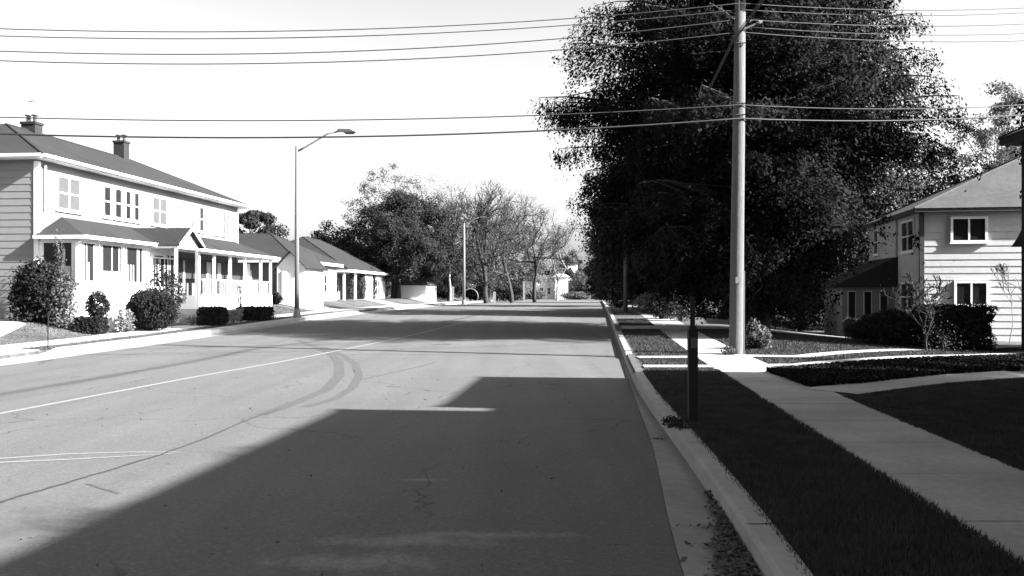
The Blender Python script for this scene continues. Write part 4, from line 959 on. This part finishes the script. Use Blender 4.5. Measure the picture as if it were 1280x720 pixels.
# hoop seen right of the far lamp
b = G(588, 86); o = MB().tube([(math.cos(a) * .75, 0, .75 + math.sin(a) * .75) for a in np.linspace(-.6, math.pi + .3, 20)], .05, 6).build('garden_arch', M_steel); o.location = b; tag(o, 'small pale hoop just right of the far lamp foot', 'arch')

# ------------------------------------------------------------------ ground detail
rng = np.random.default_rng(77)
def blades(name, n, region, hgt, m, label=None):
    L = []; 
    while len(L) < n:
        l, d = region()
        if l is None: continue
        L.append((l, d))
    L = np.array(L); z = np.array([gz(a, b_) for a, b_ in L])
    B = np.stack([L[:, 0] + SK * L[:, 1], L[:, 1], z - .005], 1)
    a = rng.uniform(0, 6.28, n); h = hgt * rng.uniform(.5, 1.3, n); w_ = .004 + .0012 * L[:, 1] * .5
    side = np.stack([np.cos(a), np.sin(a), np.zeros(n)], 1) * w_[:, None]
    tip = B + np.stack([rng.normal(size=n) * .35 * h, rng.normal(size=n) * .35 * h, h], 1)
    V = np.stack([B - side, B + side, tip], 1).reshape(-1, 3)
    o = mesh_np(name, V, np.arange(3 * n).reshape(n, 3), m); o['kind'] = 'stuff'
    if label: o['label'] = label; o['category'] = 'grass' if name == 'grass' else 'ground cover'
    return o
def reg_verge():
    d = 3.6 + 13.2 * rng.uniform() ** 1.5; l = rng.uniform(1.09 + cshift(d), 2.33); return l, d
blades('grass', 110000, reg_verge, .055, M_blade, 'short dark lawn grass between kerb and sidewalk')
FP = [(3.5, 13.2), gp(1060, 488), gp(1150, 477), gp(1285, 468), (14, 18)]
def near_path(l, d):
    for a, b_ in zip(FP, FP[1:]):
        vx, vy = b_[0] - a[0], b_[1] - a[1]; t = max(0, min(1, ((l - a[0]) * vx + (d - a[1]) * vy) / (vx * vx + vy * vy)))
        if math.hypot(l - a[0] - t * vx, d - a[1] - t * vy) < .52: return True
    return False
def reg_right():
    d = rng.uniform(4.5, 16.5); l = rng.uniform(3.52, 11)
    if near_path(l, d) or l > 5.0 and l > .51 * d + .6: return None, None
    k = min(range(len(FP) - 1), key=lambda i: abs((FP[i][0] + FP[i + 1][0]) / 2 - l))
    dp = FP[k][1] + (FP[k + 1][1] - FP[k][1]) * (l - FP[k][0]) / (FP[k + 1][0] - FP[k][0])
    return (l, d) if d < dp else (None, None)
blades('grass', 90000, reg_right, .045, M_blade, 'lawn grass on the house side of the sidewalk')
def reg_lit():
    l, d = rng.uniform(3.6, 13), rng.uniform(18, 31)
    if inside(l, d, bed) or any(min(abs(d - q[1] - (q2[1] - q[1]) * (l - q[0]) / (q2[0] - q[0])) for _ in (0,)) < .42 for st_ in STR for q, q2 in zip(st_, st_[1:]) if min(q[0], q2[0]) <= l <= max(q[0], q2[0])): return None, None
    return l, d
STR = ([(3.5, 20.35), (3.6, 20.4), gp(1000, 447), gp(1144, 438), gp(1285, 433)], [(3.5, 17.8), gp(1000, 457.5), gp(1151, 447), gp(1285, 441)])
blades('grass', 60000, reg_lit, .06, M_blade, 'lawn grass around the driveway strips')
def reg_left():
    d = rng.uniform(22, 50); return rng.uniform(-19.4, -16.3) if rng.uniform() < .7 else rng.uniform(-14.98, -14.12), d
blades('grass', 50000, reg_left, .035, M_grass, 'sunlit lawn and verge grass in front of the two storey house')
def reg_v2():
    d = rng.uniform(15, 40); l = rng.uniform(.95, 2.28)
    if abs(d - 20.1) < .35 or abs(d - 17.6) < .35 or 31.8 < d < 34.2: return None, None
    return l, d
blades('grass', 30000, reg_v2, .05, M_blade, 'lawn grass of the far verge beside the right kerb')
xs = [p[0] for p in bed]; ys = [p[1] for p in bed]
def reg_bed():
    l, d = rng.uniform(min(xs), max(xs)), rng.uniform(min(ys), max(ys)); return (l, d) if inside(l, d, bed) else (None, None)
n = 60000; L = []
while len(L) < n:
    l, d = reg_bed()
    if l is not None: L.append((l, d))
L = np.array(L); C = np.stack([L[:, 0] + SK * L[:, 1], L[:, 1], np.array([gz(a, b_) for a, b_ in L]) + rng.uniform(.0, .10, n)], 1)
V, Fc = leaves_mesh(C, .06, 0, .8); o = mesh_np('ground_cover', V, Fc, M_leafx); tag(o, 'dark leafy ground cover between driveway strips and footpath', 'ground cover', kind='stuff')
# leaf litter in the gutter
def litter(n, reg, s, name, label):
    L = np.array([reg() for _ in range(n)]); z = np.array([rise(q[1]) for q in L])
    C = np.stack([L[:, 0] + SK * L[:, 1], L[:, 1], z + .012 + L[:, 2]], 1)
    nn = len(C); a = rng.normal(size=(nn, 3)); a[:, 2] *= .35; a /= np.linalg.norm(a, axis=1)[:, None]
    b_ = rng.normal(size=(nn, 3)) * np.array([1, 1, .35]); b_ -= a * (a * b_).sum(1)[:, None]; b_ /= np.linalg.norm(b_, axis=1)[:, None]
    sz = s * rng.uniform(.5, 1.4, nn)[:, None]
    V = np.stack([C - a * sz, C + b_ * sz * .5, C + a * sz, C - b_ * sz * .5], 1).reshape(-1, 3)
    o = mesh_np(name, V, np.arange(nn * 4).reshape(nn, 4), M_litter); tag(o, label, 'leaves', kind='stuff')
def rl():
    d = 4.2 + abs(rng.normal()) * 1.1; d = min(d, 7.0); wd = .15 * max(.15, 1 - (d - 4.2) / 3.0)
    return (.915 - abs(rng.normal()) * wd, d, rng.uniform(0, .035))
litter(2200, rl, .024, 'fallen_leaves', 'dry leaves gathered in the near gutter against the kerb')
def rl2():
    k = rng.integers(0, 3); d = (6.05, 5.6, 9.7)[k]
    return (.88 - rng.uniform(0, .32) * (1 if k < 2 else .5) + cshift(d), d + rng.normal() * .02, 0.0)
litter(60, rl2, .016, 'fallen_leaves', 'thin lines of dry leaves lying across the near gutter')
def rl3():
    return (rng.uniform(-8, .4), 4 + 14 * rng.uniform() ** 1.3, 0.0)
litter(420, rl3, .014, 'fallen_leaves', 'single leaf crumbs scattered over the near lane')
# clod of grass growing over the kerb near the post
b_ = G(845, 10.0)
o = shrub('weeds', 'weed tuft growing over the kerb just left of the post', (W(.98 + cshift(9.6), 9.75)[0], 9.75, .13), .10, .35, .09, 500, .035, M_leafd, 91, loose=.8, cat='weeds', stems=2)
litter(1, lambda: gp(145, 434) + (0.03,), .08, 'fallen_leaf', 'one dark leaf lying at the far left kerb')

# ------------------------------------------------------------------ camera, light, sky
cam = bpy.data.cameras.new('camera'); co = bpy.data.objects.new('camera', cam); col.objects.link(co)
co.location = (0, 0, H); co.rotation_euler = (R(90), 0, 0)
cam.sensor_width = 36; cam.lens = F / 1280 * 36; cam.shift_y = 8 / 1280; cam.clip_end = 5000; cam.clip_start = .05
sc.camera = co
AZ = 108.; EL = 30.
ld = bpy.data.lights.new('sun', 'SUN'); ld.energy = 5.0; ld.angle = R(.75); ld.color = (1, 1, 1)
lo = bpy.data.objects.new('sun', ld); col.objects.link(lo)
tosun = Vector((math.sin(R(AZ)) * math.cos(R(EL)), math.cos(R(AZ)) * math.cos(R(EL)), math.sin(R(EL))))
lo.rotation_euler = tosun.to_track_quat('Z', 'Y').to_euler()
wd = bpy.data.worlds.new('World'); sc.world = wd; wd.use_nodes = True
nt = wd.node_tree; bg = nt.nodes['Background']
sky = nt.nodes.new('ShaderNodeTexSky'); sky.sky_type = 'NISHITA'; sky.sun_disc = False; sky.sun_elevation = R(EL); sky.sun_rotation = R(AZ)
sky.air_density = 1.0; sky.dust_density = 4.0; sky.ozone_density = 1.0
sep = nt.nodes.new('ShaderNodeRGBToBW'); nt.links.new(sky.outputs[0], sep.inputs[0])     # black and white film
tcw = nt.nodes.new('ShaderNodeTexCoord'); sx = nt.nodes.new('ShaderNodeSeparateXYZ'); nt.links.new(tcw.outputs['Generated'], sx.inputs[0])
mr = nt.nodes.new('ShaderNodeMapRange'); mr.inputs[1].default_value = .28; mr.inputs[2].default_value = .8; mr.inputs[3].default_value = 1.13; mr.inputs[4].default_value = .42; nt.links.new(sx.outputs[2], mr.inputs[0])
ml = nt.nodes.new('ShaderNodeMath'); ml.operation = 'MULTIPLY'; nt.links.new(sep.outputs[0], ml.inputs[0]); nt.links.new(mr.outputs[0], ml.inputs[1])   # hazy bright band low in the sky
nt.links.new(ml.outputs[0], bg.inputs[0]); bg.inputs[1].default_value = .064
sc.view_settings.view_transform = 'Standard'; sc.view_settings.look = 'None'; sc.view_settings.gamma = 1
sc.view_settings.exposure = 2.6
sc.cycles.max_bounces = 6; sc.cycles.diffuse_bounces = 3; sc.cycles.glossy_bounces = 2; sc.cycles.transmission_bounces = 3; sc.cycles.transparent_max_bounces = 4
sc.render.filter_size = 1.7
